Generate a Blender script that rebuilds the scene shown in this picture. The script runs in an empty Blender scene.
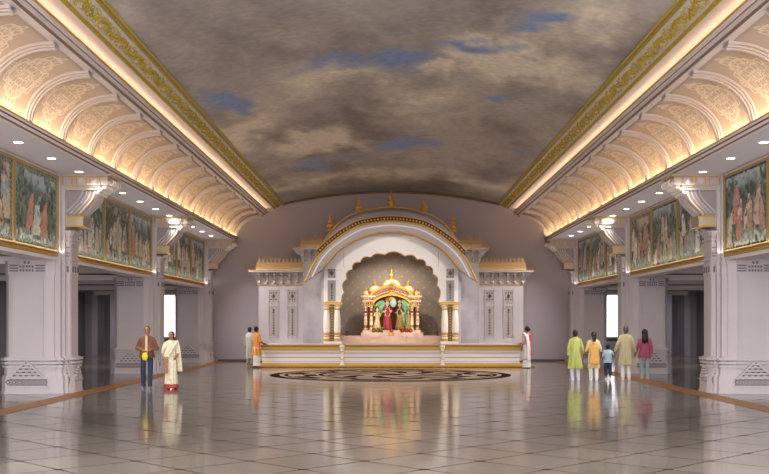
import bpy, math, random
from math import pi, sin, cos, sqrt, atan2, exp, floor
from mathutils import Vector, noise
random.seed(7)
COL = bpy.context.scene.collection
F = 1004.0; EYE = 1.85; VX = 391.0; VY = 323.0
LEN0, WALLY = 14.0, 48.7

def lin(v): return v/12.92 if v <= .04045 else ((v+.055)/1.055)**2.4
def rgb(h):
    h = h.lstrip('#'); return tuple(lin(int(h[i:i+2], 16)/255) for i in (0, 2, 4))

# ---------------------------------------------------------------- materials
def mat(name, col, rough=.6, metal=0., spec=.5, emit=None, es=0., noise_amt=0., nscale=3., bump=0., bscale=20., col2=None, coat=0.):
    m = bpy.data.materials.new(name); m.use_nodes = True
    nt = m.node_tree; b = nt.nodes['Principled BSDF']
    c = rgb(col) if isinstance(col, str) else col
    b.inputs['Base Color'].default_value = (*c, 1)
    b.inputs['Roughness'].default_value = rough
    b.inputs['Metallic'].default_value = metal
    b.inputs['Specular IOR Level'].default_value = spec
    if coat: b.inputs['Coat Weight'].default_value = coat
    if emit:
        b.inputs['Emission Color'].default_value = (*rgb(emit), 1); b.inputs['Emission Strength'].default_value = es
    tc = nt.nodes.new('ShaderNodeTexCoord')
    if noise_amt or col2:
        n = nt.nodes.new('ShaderNodeTexNoise'); n.inputs['Scale'].default_value = nscale; n.inputs['Detail'].default_value = 6
        nt.links.new(tc.outputs['Object'], n.inputs['Vector'])
        r = nt.nodes.new('ShaderNodeValToRGB')
        r.color_ramp.elements[0].position = .35; r.color_ramp.elements[1].position = .68
        c2 = rgb(col2) if col2 else tuple(x*(1-noise_amt) for x in c)
        r.color_ramp.elements[0].color = (*c2, 1); r.color_ramp.elements[1].color = (*c, 1)
        nt.links.new(n.outputs['Fac'], r.inputs['Fac']); nt.links.new(r.outputs['Color'], b.inputs['Base Color'])
    if bump:
        n2 = nt.nodes.new('ShaderNodeTexNoise'); n2.inputs['Scale'].default_value = bscale; n2.inputs['Detail'].default_value = 3
        nt.links.new(tc.outputs['Object'], n2.inputs['Vector'])
        bp = nt.nodes.new('ShaderNodeBump'); bp.inputs['Strength'].default_value = bump; bp.inputs['Distance'].default_value = .02
        nt.links.new(n2.outputs['Fac'], bp.inputs['Height']); nt.links.new(bp.outputs['Normal'], b.inputs['Normal'])
    return m

def vcol_mat(name, rough=.7, attr='Col', spec=.3, fine=0.0):
    m = bpy.data.materials.new(name); m.use_nodes = True
    nt = m.node_tree; b = nt.nodes['Principled BSDF']; b.inputs['Roughness'].default_value = rough
    b.inputs['Specular IOR Level'].default_value = spec
    a = nt.nodes.new('ShaderNodeAttribute'); a.attribute_name = attr
    if fine:
        tc = nt.nodes.new('ShaderNodeTexCoord'); n = nt.nodes.new('ShaderNodeTexNoise')
        n.inputs['Scale'].default_value = 6; n.inputs['Detail'].default_value = 8
        nt.links.new(tc.outputs['Object'], n.inputs['Vector'])
        mr = nt.nodes.new('ShaderNodeMapRange'); mr.inputs['To Min'].default_value = 1-fine; mr.inputs['To Max'].default_value = 1+fine
        mr.inputs['From Min'].default_value = .3; mr.inputs['From Max'].default_value = .7
        nt.links.new(n.outputs['Fac'], mr.inputs['Value'])
        mx = nt.nodes.new('ShaderNodeVectorMath'); mx.operation = 'SCALE'
        nt.links.new(a.outputs['Color'], mx.inputs[0]); nt.links.new(mr.outputs['Result'], mx.inputs['Scale'])
        nt.links.new(mx.outputs['Vector'], b.inputs['Base Color'])
    else: nt.links.new(a.outputs['Color'], b.inputs['Base Color'])
    return m

M = dict(
    stone=mat('pale_stone', '#c5bbbd', .55, noise_amt=.06, nscale=1.5, bump=.08),
    stone2=mat('pale_stone_shrine', '#c2babd', .5, col2='#b3abaf', nscale=.8),
    marble=mat('veined_marble', '#bab2b5', .4, col2='#9d9599', nscale=1.2),
    carve=mat('carving_shade_dark', '#6f6668', .8),  # paints in the shade of pillar carving gaps; also colours inset motifs
    web=mat('bracket_web_stone', '#9c9294', .6),
    ribstone=mat('rib_stone', '#c6bab6', .6),
    white=mat('white_plaster', '#e6dee2', .6),
    soffit=mat('soffit_plaster', '#d8d4dc', .7),
    backwall=mat('mauve_wall_plaster', '#b4a9ad', .8, noise_amt=.03, nscale=.6),
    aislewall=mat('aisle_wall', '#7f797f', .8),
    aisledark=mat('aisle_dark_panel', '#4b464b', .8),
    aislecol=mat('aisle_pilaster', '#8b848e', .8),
    gold=mat('gold_leaf', '#c79a2e', .35, metal=.75, bump=.1),
    goldpaint=mat('gold_paint', '#c99c42', .45, metal=.25),
    olive=mat('olive_gold_relief', '#c9ae3c', .45, metal=.25),
    brown=mat('brown_line_paint', '#8a6a52', .6),
    darkbrown=mat('dark_brown_band', '#3c2219', .6),
    cream=mat('cream_marble', '#efe6d8', .4),
    shrinewhite=mat('shrine_white', '#ece7e6', .5),
    niche=mat('niche_taupe', '#8d8078', .7),
    peach=mat('peach_marble', '#d8b6a0', .45, col2='#c7a08a', nscale=3),
    borderstone=mat('brown_border_marble', '#96642c', .4, spec=.15, col2='#6b4824', nscale=5),
    red=mat('red_enamel', '#a3221e', .4), green=mat('mint_green_silk', '#b4f5bd', .5, col2='#7ad890', nscale=9),
    led=mat('warm_led', '#ffdf9a', .5, emit='#ffc850', es=5),
    ledsoft=mat('soft_warm_led', '#ffdf9a', .5, emit='#ffca60', es=1.6),
    lamp=mat('downlight_lens', '#ffffff', .5, emit='#fff4e0', es=7),
    steel=mat('satin_white_trim', '#dcdcdc', .4),
    window=mat('daylight_pane', '#ffffff', .3, emit='#f4f6ff', es=1.0),
    frame=mat('painting_frame_gold', '#ab8c55', .45, metal=.3),
    copper=mat('copper_gold', '#e3a94e', .4, metal=.3),
    black=mat('black_hair', '#16110f', .5, bump=.5, bscale=90),
)

# ---------------------------------------------------------------- mesh builder
class MB:
    def __init__(s): s.v = []; s.f = []; s.sm = []
    def add(s, vs, fs, smooth=False):
        o = len(s.v); s.v += [tuple(v) for v in vs]
        for f in fs: s.f.append(tuple(i+o for i in f)); s.sm.append(smooth)
        return s
    def box(s, x0, x1, y0, y1, z0, z1):
        if x0 > x1: x0, x1 = x1, x0
        v = [(x, y, z) for z in (z0, z1) for y in (y0, y1) for x in (x0, x1)]
        return s.add(v, [(0, 2, 3, 1), (4, 5, 7, 6), (0, 1, 5, 4), (1, 3, 7, 5), (3, 2, 6, 7), (2, 0, 4, 6)])
    def rings(s, rs, cap=True, smooth=False, closed=True):
        n = len(rs[0]); vs = [p for r in rs for p in r]; fs = []
        for k in range(len(rs)-1):
            for i in range(n if closed else n-1):
                j = (i+1) % n
                fs.append((k*n+i, k*n+j, (k+1)*n+j, (k+1)*n+i))
        s.add(vs, fs, smooth)
        if cap:
            o = len(s.v)-len(vs)
            s.f.append(tuple(o+i for i in range(n))[::-1]); s.sm.append(False)
            s.f.append(tuple(o+(len(rs)-1)*n+i for i in range(n))); s.sm.append(False)
        return s
    def prism(s, poly, z0, z1): return s.rings([[(x, y, z0) for x, y in poly], [(x, y, z1) for x, y in poly]])
    def exy(s, poly, y0, y1): return s.rings([[(x, y0, z) for x, z in poly], [(x, y1, z) for x, z in poly]])
    def exx(s, poly, x0, x1): return s.rings([[(x0, y, z) for y, z in poly], [(x1, y, z) for y, z in poly]])
    def strip(s, a, b, y0, y1):     # solid between two XZ polylines of equal length
        n = len(a)
        rs = []
        for (x0, z0), (x1, z1) in zip(a, b):
            rs.append([(x0, y0, z0), (x1, y0, z1), (x1, y1, z1), (x0, y1, z0)])
        return s.rings(rs)
    def lathe(s, prof, c=(0, 0, 0), n=16, smooth=True):
        return s.rings([[(c[0]+r*cos(2*pi*i/n), c[1]+r*sin(2*pi*i/n), c[2]+z) for i in range(n)] for r, z in prof], True, smooth)
    def ell(s, c, r, n=12, m=8, smooth=True):
        rs = []
        for k in range(1, m):
            t = pi*k/m - pi/2
            rs.append([(c[0]+r[0]*cos(t)*cos(2*pi*i/n), c[1]+r[1]*cos(t)*sin(2*pi*i/n), c[2]+r[2]*sin(t)) for i in range(n)])
        return s.rings(rs, True, smooth)
    def cap(s, p0, p1, r0, r1, n=10, smooth=True, flat=1.0):
        p0 = Vector(p0); p1 = Vector(p1); d = p1-p0; L = d.length or 1e-6; d = d/L
        a = d.orthogonal().normalized(); b = d.cross(a)
        rs = []
        seq = [(-sin(t)*r0, cos(t)*r0) for t in (1.35, .9, .45)] + [(0, r0), (L, r1)] + [(L+sin(t)*r1, cos(t)*r1) for t in (.45, .9, 1.35)]
        for h, r in seq:
            rs.append([p0+d*h+(a*cos(2*pi*i/n)+b*sin(2*pi*i/n))*r for i in range(n)])
        return s.rings(rs, True, smooth)
    def tube(s, pts, r, n=8, smooth=True):
        pts = [Vector(p) for p in pts]; rs = []
        up = Vector((0, 1, 0.01)); 
        for i, p in enumerate(pts):
            d = (pts[min(i+1, len(pts)-1)]-pts[max(i-1, 0)]).normalized()
            a = d.cross(up)
            a = a.normalized() if a.length > .01 else d.orthogonal().normalized()
            b = d.cross(a); rr = r[i] if isinstance(r, (list, tuple)) else r
            rs.append([p+(a*cos(2*pi*k/n)+b*sin(2*pi*k/n))*rr for k in range(n)])
        return s.rings(rs, True, smooth)
    def build(s, name, m, parent=None, off=(0, 0, 0), loc=None):
        me = bpy.data.meshes.new(name)
        me.from_pydata([(x-off[0], y-off[1], z-off[2]) for x, y, z in s.v], [], s.f)
        me.polygons.foreach_set('use_smooth', s.sm)
        me.validate(); fixn(me)
        if m: me.materials.append(m)
        o = bpy.data.objects.new(name, me); COL.objects.link(o)
        if parent: o.parent = parent
        if loc: o.location = loc
        return o
import bmesh
def fixn(me):
    bm = bmesh.new(); bm.from_mesh(me); bmesh.ops.recalc_face_normals(bm, faces=bm.faces); bm.to_mesh(me); bm.free()

def tag(o, label, cat=None, group=None, kind=None):
    o['label'] = label
    if cat: o['category'] = cat
    if group: o['group'] = group
    if kind: o['kind'] = kind
    return o
def empty(name, loc=(0, 0, 0), rz=0, label=None, cat=None, group=None, kind=None):
    o = bpy.data.objects.new(name, None); COL.objects.link(o); o.empty_display_size = .2
    o.location = loc; o.rotation_euler = (0, 0, rz)
    if label: tag(o, label, cat, group, kind)
    return o
def struct(o, label, cat): o['kind'] = 'structure'; o['label'] = label; o['category'] = cat; return o
def copy_tree(o, parent=None, kids=None):
    c = o.copy(); COL.objects.link(c); c.parent = parent
    for ch in list(o.children): copy_tree(ch, c)
    return c
def vcolor(me, fn, name='Col'):
    a = me.color_attributes.new(name, 'FLOAT_COLOR', 'POINT')
    for i, v in enumerate(me.vertices): a.data[i].color = (*fn(v.co), 1)

def P(px, py, D): return ((px-VX)*D/F, EYE+(VY-py)*D/F)

# ================================================================= SETTING
# ---- floor
def floor_mat():
    m = bpy.data.materials.new('polished_marble_tiles'); m.use_nodes = True; nt = m.node_tree; L = nt.links.new
    b = nt.nodes['Principled BSDF']; N = nt.nodes.new
    geo = N('ShaderNodeNewGeometry'); sep = N('ShaderNodeSeparateXYZ'); L(geo.outputs['Position'], sep.inputs[0])
    def math_(op, a, b_=None, c_=None):
        n = N('ShaderNodeMath'); n.operation = op
        for i, x in enumerate((a, b_, c_)):
            if x is None: continue
            if isinstance(x, (int, float)): n.inputs[i].default_value = x
            else: L(x, n.inputs[i])
        return n.outputs[0]
    X = math_('DIVIDE', math_('ADD', sep.outputs['X'], .351), 1.54); Y = math_('DIVIDE', math_('SUBTRACT', sep.outputs['Y'], 13.45), 1.54)
    a = math_('ADD', X, Y); c = math_('SUBTRACT', X, Y)
    da = math_('ABSOLUTE', math_('SUBTRACT', a, math_('ROUND', a))); dc = math_('ABSOLUTE', math_('SUBTRACT', c, math_('ROUND', c)))
    line = math_('LESS_THAN', math_('MINIMUM', da, dc), .013)
    ins = math_('LESS_THAN', math_('MAXIMUM', da, dc), .05)
    comb = N('ShaderNodeCombineXYZ'); L(math_('FLOOR', a), comb.inputs[0]); L(math_('FLOOR', c), comb.inputs[1])
    wn = N('ShaderNodeTexWhiteNoise'); L(comb.outputs[0], wn.inputs['Vector'])
    no = N('ShaderNodeTexNoise'); no.inputs['Scale'].default_value = .9; no.inputs['Detail'].default_value = 8; no.inputs['Distortion'].default_value = 1.2
    L(geo.outputs['Position'], no.inputs['Vector'])
    fac = math_('ADD', math_('MULTIPLY', wn.outputs['Value'], .35), math_('MULTIPLY', no.outputs['Fac'], .65))
    r = N('ShaderNodeValToRGB'); r.color_ramp.elements[0].position = .2; r.color_ramp.elements[1].position = .8
    r.color_ramp.elements[0].color = (*rgb('#625b54'), 1); r.color_ramp.elements[1].color = (*rgb('#7a7169'), 1)
    L(fac, r.inputs['Fac'])
    m1 = N('ShaderNodeMixRGB'); L(line, m1.inputs[0]); L(r.outputs[0], m1.inputs[1]); m1.inputs[2].default_value = (*rgb('#241509'), 1)
    m2 = N('ShaderNodeMixRGB'); L(ins, m2.inputs[0]); L(m1.outputs[0], m2.inputs[1]); m2.inputs[2].default_value = (*rgb('#2e1a08'), 1)
    L(m2.outputs[0], b.inputs['Base Color'])
    ro = math_('ADD', .1, math_('MULTIPLY', math_('MAXIMUM', line, ins), .4)); L(ro, b.inputs['Roughness'])
    b.inputs['IOR'].default_value = 1.47
    n3 = N('ShaderNodeTexNoise'); n3.inputs['Scale'].default_value = 1.6; L(geo.outputs['Position'], n3.inputs['Vector'])
    bp = N('ShaderNodeBump'); bp.inputs['Strength'].default_value = .035; bp.inputs['Distance'].default_value = .05
    L(n3.outputs['Fac'], bp.inputs['Height']); L(bp.outputs['Normal'], b.inputs['Normal'])
    return m
mb = MB().box(-17.2, 17.2, -8, 62.5, -.3, 0)
struct(mb.build('floor', floor_mat()), 'polished beige marble floor with diagonal tiles and small brown insets', 'floor')

# brown marble strips set in the floor, in front of the pillars
for s in (-1, 1):
    mb = MB().box(s*7.8, s*8.38, LEN0, WALLY, 0, .006)
    struct(mb.build('trim_%d' % (1 if s < 0 else 2), M['borderstone']),
           'brown marble strip in the floor along the pillars on the %s side' % ('walking couple\'s' if s < 0 else 'family of five\'s'), 'floor border')

# ---- back wall
mb = MB().box(-10.25, 10.25, WALLY, WALLY+.4, 0, 8.9)
struct(mb.build('wall_back', M['backwall']), 'plain mauve grey end wall behind the shrine', 'wall')
for s in (-1, 1):
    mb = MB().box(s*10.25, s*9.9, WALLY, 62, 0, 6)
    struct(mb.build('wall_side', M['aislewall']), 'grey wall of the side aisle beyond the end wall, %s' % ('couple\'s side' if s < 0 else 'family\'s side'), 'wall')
    x0, x1 = sorted((s*6.15, s*8.4))
    mb = MB().box(x0, x1, WALLY-.03, WALLY, 0, .09)
    struct(mb.build('baseboard_%s' % ('left' if s < 0 else 'right'), mat('baseboard_dark', '#5c5156')), 'thin dark baseboard at the foot of the end wall', 'baseboard')

# ---- painted vault
VR = 23.8; VZ = 8.25-VR
def vault(x): return VZ + sqrt(VR*VR-x*x)
def fbm(x, y, z=0, o=5):
    v = 0; a = .5; f = 1
    for _ in range(o): v += a*noise.noise(Vector((x*f, y*f, z+f))); a *= .55; f *= 2.05
    return v
def wc(px, py):
    z = 8.1
    for _ in range(3):
        D = (z-EYE)*F/(VY-py); X = (px-VX)*D/F; z = vault(max(-5.2, min(5.2, X)))
    return X, D
BLUE = [(225, 100, 28, 9, 1), (345, 62, 55, 11, .8), (400, 60, 45, 14, .9), (470, 42, 50, 9, .8), (530, 26, 30, 10, 1), (505, 103, 26, 6, .9),
        (395, 145, 42, 8, 1), (310, 165, 26, 5, .8), (350, 160, 30, 5, .5), (440, 150, 30, 6, .3), (425, 175, 40, 4, .45), (520, 150, 22, 6, .35), (300, 60, 30, 14, .3), (270, 180, 25, 4, .3), (640, 10, 30, 10, .2)]
CREAM = [(490, 50, 40, 20, 1), (530, 62, 45, 22, 1), (590, 35, 50, 22, .8), (440, 70, 18, 6, .9), (320, 140, 38, 10, 1), (245, 128, 40, 15, .8), (340, 78, 60, 16, .55), (400, 95, 60, 15, .6),
         (290, 95, 50, 14, .45), (450, 120, 45, 10, .35), (230, 150, 30, 12, .6), (370, 178, 110, 10, .55), (460, 182, 60, 8, .5), (300, 185, 50, 6, .45), (560, 80, 40, 14, .5), (365, 145, 16, 5, .9), (300, 30, 60, 20, .15)]
def towrld(L):
    out = []
    for px, py, rx, ry, w in L:
        X, D = wc(px, py); _, D0 = wc(px, py+ry*.99); _, D1 = wc(px, max(py-ry, -60))
        out.append((X, D, rx*D/F, max(.5, abs(D0-D1)/2), w))
    return out
BW, CW = towrld(BLUE), towrld(CREAM)
c_dark, c_mid, c_cream, c_blue, c_pale = map(rgb, ('#918b8a', '#c2bcb8', '#f2ead8', '#8fa3d0', '#bcc4bd'))
def mixc(a, b, t): t = max(0, min(1, t)); return tuple(x*(1-t)+y*t for x, y in zip(a, b))
def sky(co):
    x, y = co.x, co.y
    n = fbm(x*.28, y*.13, 3); n2 = fbm(x*.7+5, y*.3, 9)
    c = mixc(c_dark, c_mid, .5+n*2.2+n2*.9)
    wx = x+1.0*fbm(x*.5, y*.3, 1)+.35*fbm(x*2, y, 4); wy = y+3.2*fbm(x*.4+9, y*.25, 2)+.8*fbm(x*2, y, 7)
    def s(L):
        v = 0
        for X, D, rx, ry, w in L:
            d = ((wx-X)/rx)**2+((wy-D)/ry)**2
            if d < 9: v = max(v, w*exp(-d*.9))
        return v
    cm = s(CW)*(.8+1.4*n2)
    c = mixc(c, c_cream, (cm-.08)*2.3)
    bm_ = s(BW); bm_ = (bm_+.5*n2-.28)*1.9
    c = mixc(c, c_blue, bm_)
    if y > 42: c = mixc(c, c_pale, (y-42)/9*.8)
    return c
nx, ny = 110, 300
vs = []; fs = []
for j in range(ny+1):
    y = LEN0+(WALLY-LEN0)*j/ny if j else LEN0
    for i in range(nx+1):
        x = -5.3+10.6*i/nx; vs.append((x, y, vault(x)))
for j in range(ny):
    for i in range(nx): a = j*(nx+1)+i; fs.append((a, a+1, a+nx+2, a+nx+1))
mb = MB().add(vs, fs, True)
o = mb.build('ceiling', vcol_mat('painted_sky_mural', .75, fine=.13)); vcolor(o.data, sky)
md = o.modifiers.new('t', 'SOLIDIFY'); md.thickness = .3; md.offset = 0 if False else (1 if o.data.polygons[0].normal.z > 0 else -1)
struct(o, 'barrel vaulted ceiling painted with brown and cream clouds and blue sky', 'ceiling')
pts = [(x*5.24/20, WALLY-.04, vault(x*5.24/20)-.06) for x in range(-20, 21)]
struct(MB().tube(pts, .055).build('trim_3', M['brown']), 'thin brown gold moulding where the painted vault meets the end wall', 'moulding')

# ---- cornices, coves, soffits on both sides
def side_name(s): return "couple's side" if s < 0 else "family's side"
for s in (-1, 1):
    def ex(poly, name, m, parent=None, y0=LEN0, y1=WALLY): return MB().exy([(s*x, z) for x, z in poly], y0, y1).build(name, m, parent)
    # gold scroll border
    ga, gb = Vector((5.24, 7.667)), Vector((5.67, 7.41)); e = (gb-ga).normalized(); nrm = Vector((-e.y*-1, 0)) if False else Vector((e.y, -e.x))
    def g(t, h): p = ga+e*t+nrm*h; return (s*p.x, p.y)
    GL = (gb-ga).length
    root = empty('trim_%d' % (4 if s < 0 else 5), (0, 0, 0)); struct(root, 'gilded scrollwork border beside the painted vault, '+side_name(s), 'gold border')
    MB().exy([g(-.06, -.1), g(GL+.02, -.1), g(GL+.02, 0), g(-.06, 0)], LEN0, WALLY).build('backing', M['white'], root)
    rl = MB()
    for t, h, w in ((-.04, .05, .045), (.055, .02, .02), (GL-.055, .02, .02), (GL-.0, .04, .03)):
        rl.exy([g(t-w/1.5, 0), g(t-w/2, h), g(t+w/2, h), g(t+w/1.5, 0)], LEN0, WALLY)
    y = 14.0
    while y < WALLY:      # rope beading
        rl.exy([g(.005, 0), g(.008, .035), g(.035, .035), g(.04, 0)], y, y+.055); 
        rl.exy([g(GL-.04, 0), g(GL-.035, .035), g(GL-.01, .035), g(GL-.005, 0)], y, y+.055); y += .11
    rl.build('rail', M['olive'], root)
    sc = MB(); y = 14.2; U = .64; k = 0
    while y < WALLY-.3:
        flip = 1 if k % 2 == 0 else -1
        mid = GL/2; hw = .13
        def q(u, w, h=.03): t, z = g(mid+w*hw*flip, h); return (t, y+u*U, z)
        # S stem with two volutes and leaves
        pts = [q(-.1+.0, -.2)] 
        pts = [q(x/16*1.1-.05, sin(x/16*2*pi-pi/2)*.55) for x in range(17)]
        sc.tube(pts, .024, 6)
        for cx, cw, sg in ((.3, .25, 1), (.78, -.2, -1)):
            sp = [q(cx+sg*.17*(1-a/14)*cos(a*.75), cw+.6*(1-a/14)*sin(a*.75)) for a in range(13)]
            sc.tube(sp, [.026*(1-a/18) for a in range(13)], 6)
        for cx, cw, l, ang in ((.05, .7, .16, .5), (.5, -.75, .16, -.4), (.55, .8, .16, .6), (.95, .7, .13, 2.4), (.2, -.85, .12, .3)):
            a0 = q(cx, cw, .03); a1 = q(cx+l, cw-.35*sin(ang), .045)
            sc.tube([a0, tuple((p+r)/2 for p, r in zip(a0, a1)), a1], [.012, .034, .006], 6)
        y += U*1.02; k += 1
    sc.build('scroll_relief', M['olive'], root)
    # flat band above the hidden light and stepped cornice
    root = empty('trim_%d' % (6 if s < 0 else 7)); struct(root, 'white stepped cornice with hidden warm light above the cove, '+side_name(s), 'cornice')
    ex([(5.66, 7.41), (6.14, 7.40), (6.14, 7.8), (5.66, 7.8)], 'light_band', M['white'], root)
    ex([(6.12, 7.1), (6.3, 7.1), (6.3, 7.8), (6.12, 7.8)], 'back_panel', M['white'], root)
    ex([(5.96, 7.245), (5.96, 7.2), (6.0, 7.185), (6.01, 7.15), (6.09, 7.135), (6.11, 7.12), (6.15, 7.115), (6.16, 7.07), (6.31, 7.05), (6.33, 7.11), (6.33, 7.22), (6.2, 7.22)], 'cornice_profile', M['white'], root)
    ex([(5.935, 7.26), (5.935, 7.225), (5.965, 7.22), (5.965, 7.26)], 'gold_lip', M['goldpaint'], root)
    ex([(6.005, 7.168), (6.0, 7.15), (6.02, 7.145), (6.03, 7.16)], 'brown_fillet', M['brown'], root)
    ex([(6.105, 7.118), (6.10, 7.1), (6.155, 7.085), (6.165, 7.11)], 'brown_fillet', M['brown'], root)
    ex([(6.02, 7.247), (6.06, 7.247), (6.06, 7.262), (6.02, 7.262)], 'light_strip', M['ledsoft'], root, LEN0, WALLY-.05)
    # cove
    CA, CB, CX, CZ = 1.25, 1.07, 6.3, 5.97
    def cv(t, r=0): return (s*(CX+(CA-r)*cos(t)), CZ+(CB-r)*sin(t))
    m = bpy.data.materials.new('cove_ornament'); m.use_nodes = True; nt = m.node_tree; L = nt.links.new; N = nt.nodes.new
    b = nt.nodes['Principled BSDF']; b.inputs['Roughness'].default_value = .7
    def mt(op, a, b_=None, c_=None):
        n = N('ShaderNodeMath'); n.operation = op
        for i, x in enumerate((a, b_, c_)):
            if x is None: continue
            if isinstance(x, (int, float)): n.inputs[i].default_value = x
            else: L(x, n.inputs[i])
        return n.outputs[0]
    uv = N('ShaderNodeUVMap'); sp = N('ShaderNodeSeparateXYZ'); L(uv.outputs[0], sp.inputs[0])
    u = mt('SUBTRACT', mt('FRACT', sp.outputs[0]), .5); v = mt('SUBTRACT', sp.outputs[1], .5)
    au = mt('ABSOLUTE', u); av = mt('ABSOLUTE', v)
    # lobed medallion outline
    ang = mt('ARCTAN2', u, mt('MULTIPLY', v, .8)); rad = mt('SQRT', mt('ADD', mt('MULTIPLY', u, u), mt('MULTIPLY', mt('MULTIPLY', v, v), .64)))
    lim = mt('ADD', .30, mt('ADD', mt('MULTIPLY', mt('COSINE', mt('MULTIPLY', ang, 4)), .05), mt('MULTIPLY', mt('COSINE', mt('MULTIPLY', ang, 16)), .018)))
    d = mt('SUBTRACT', rad, lim)
    outline = mt('LESS_THAN', mt('ABSOLUTE', d), .01); outline2 = mt('LESS_THAN', mt('ABSOLUTE', mt('ADD', d, .07)), .008)
    cmb = N('ShaderNodeCombineXYZ'); L(au, cmb.inputs[0]); L(mt('MULTIPLY', av, .75), cmb.inputs[1])
    vo = N('ShaderNodeTexVoronoi'); vo.feature = 'DISTANCE_TO_EDGE'; vo.inputs['Scale'].default_value = 17; L(cmb.outputs[0], vo.inputs['Vector'])
    fil = mt('MULTIPLY', mt('LESS_THAN', vo.outputs['Distance'], .09), mt('LESS_THAN', d, 0))
    mask = mt('MINIMUM', mt('ADD', mt('ADD', outline, outline2), fil), 1)
    mx = N('ShaderNodeMixRGB'); L(mask, mx.inputs[0]); mx.inputs[1].default_value = (*rgb('#b3a294'), 1); mx.inputs[2].default_value = (*rgb('#d2c3b2'), 1)
    L(mx.outputs[0], b.inputs['Base Color'])
    bp = N('ShaderNodeBump'); bp.inputs['Strength'].default_value = .6; bp.inputs['Distance'].default_value = .03; L(mask, bp.inputs['Height']); L(bp.outputs[0], b.inputs['Normal'])
    K = 18; NJ = 30; mbv = []; mbf = []; uvs = []
    for j in range(2):
        yy = LEN0 if j == 0 else WALLY
        for i in range(K+1):
            t = -.02+(pi/2+.02)*i/K; x, z = cv(t); mbv.append((x, yy, z)); uvs.append(((yy-20.8)/2.13, i/K))
    for i in range(K): mbf.append((i, i+1, K+2+i, K+1+i))
    o = MB().add(mbv, mbf, True).build('ceiling_cove', m)
    ul = o.data.uv_layers.new(name='UVMap')
    for l in o.data.loops: ul.data[l.index].uv = uvs[l.vertex_index]
    md = o.modifiers.new('t', 'SOLIDIFY'); md.thickness = .12; md.offset = 1
    n0 = o.data.polygons[0].normal
    if n0.x*s < 0: md.offset = -1
    struct(o, 'curved tan cove ceiling with embossed lace medallions, '+side_name(s), 'cove')
    y = 20.8-2.13*3; k = 0
    while y < WALLY-.2:
        rb = MB()
        for w, r in ((.17, .05), (.10, .085), (.03, .12)):
            a = [cv(-.04+i/17*(pi/2+.1), -.02) for i in range(18)]; c = [cv(-.04+i/17*(pi/2+.1), r) for i in range(18)]
            rb.strip(a, c, y-w, y+w)
        rb.build('rib', M['ribstone'], o); y += 2.13
    # ledge in front of the cove light, soffit, frieze beam
    root = empty('trim_%d' % (8 if s < 0 else 9)); struct(root, 'white ledge with brown lines hiding the cove light, '+side_name(s), 'ledge')
    ex([(7.42, 6.0), (7.42, 5.965), (7.47, 5.95), (7.47, 6.0)], 'gold_lip', M['goldpaint'], root)
    ex([(7.43, 5.965), (7.43, 5.91), (7.46, 5.9), (7.46, 5.87), (7.48, 5.80), (7.6, 5.80), (7.6, 5.94), (7.47, 5.94), (7.47, 5.965)], 'ledge_profile', M['white'], root)
    ex([(7.425, 5.915), (7.425, 5.9), (7.455, 5.89), (7.455, 5.91)], 'brown_fillet', M['brown'], root)
    ex([(7.455, 5.825), (7.46, 5.795), (7.49, 5.795), (7.49, 5.82)], 'brown_fillet', M['brown'], root)
    ex([(7.50, 5.945), (7.54, 5.945), (7.54, 5.955), (7.50, 5.955)], 'light_strip', M['led'], root, LEN0, WALLY-.05)
    struct(ex([(7.6, 5.80), (9.4, 5.80), (9.4, 6.0), (7.6, 6.0)], 'ceiling_soffit', M['soffit']), 'flat pale soffit with round downlights, '+side_name(s), 'soffit')
    struct(ex([(8.82, 3.5), (9.35, 3.5), (9.35, 5.8), (8.82, 5.8)], 'wall_frieze', M['white']), 'white beam wall above the pillars carrying the row of paintings, '+side_name(s), 'wall')
    struct(ex([(8.77, 3.60), (8.83, 3.59), (8.83, 3.68), (8.79, 3.67)], 'trim_%d' % (10 if s < 0 else 11), M['goldpaint']), 'gold moulding running under the paintings, '+side_name(s), 'moulding')
    # aisle
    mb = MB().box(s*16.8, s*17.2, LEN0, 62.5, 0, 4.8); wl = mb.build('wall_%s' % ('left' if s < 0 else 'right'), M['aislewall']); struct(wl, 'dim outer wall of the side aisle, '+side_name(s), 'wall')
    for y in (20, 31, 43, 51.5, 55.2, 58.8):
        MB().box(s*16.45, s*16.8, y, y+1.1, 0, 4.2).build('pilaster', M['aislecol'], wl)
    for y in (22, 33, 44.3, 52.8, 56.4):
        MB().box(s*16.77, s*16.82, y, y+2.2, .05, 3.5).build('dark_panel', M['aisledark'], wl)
    struct(MB().box(s*9.35, s*16.8, LEN0, 62.5, 4.3, 4.6).build('ceiling_aisle', M['soffit']), 'flat aisle ceiling behind the pillars, '+side_name(s), 'ceiling')
    mb = MB().box(s*10.25, s*17.2, 62, 62.4, 0, 4.6); struct(mb.build('wall_far', M['aislewall']), 'dim end wall of the side aisle, '+side_name(s), 'wall')
    wr = empty('window_%d' % (1 if s < 0 else 2)); struct(wr, 'bright white window at the end of the aisle, '+side_name(s), 'window')
    MB().box(s*13.3, s*14.7, 61.96, 61.99, 1.0, 3.75).build('pane', M['window'], wr)
    fr = MB(); fr.box(s*13.18, s*13.3, 61.9, 62, .9, 3.85); fr.box(s*14.7, s*14.82, 61.9, 62, .9, 3.85); fr.box(s*13.3, s*14.7, 61.9, 62, 3.75, 3.85); fr.box(s*13.3, s*14.7, 61.85, 62, .9, 1.0)
    fr.build('window_frame', M['aislecol'], wr)
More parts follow.
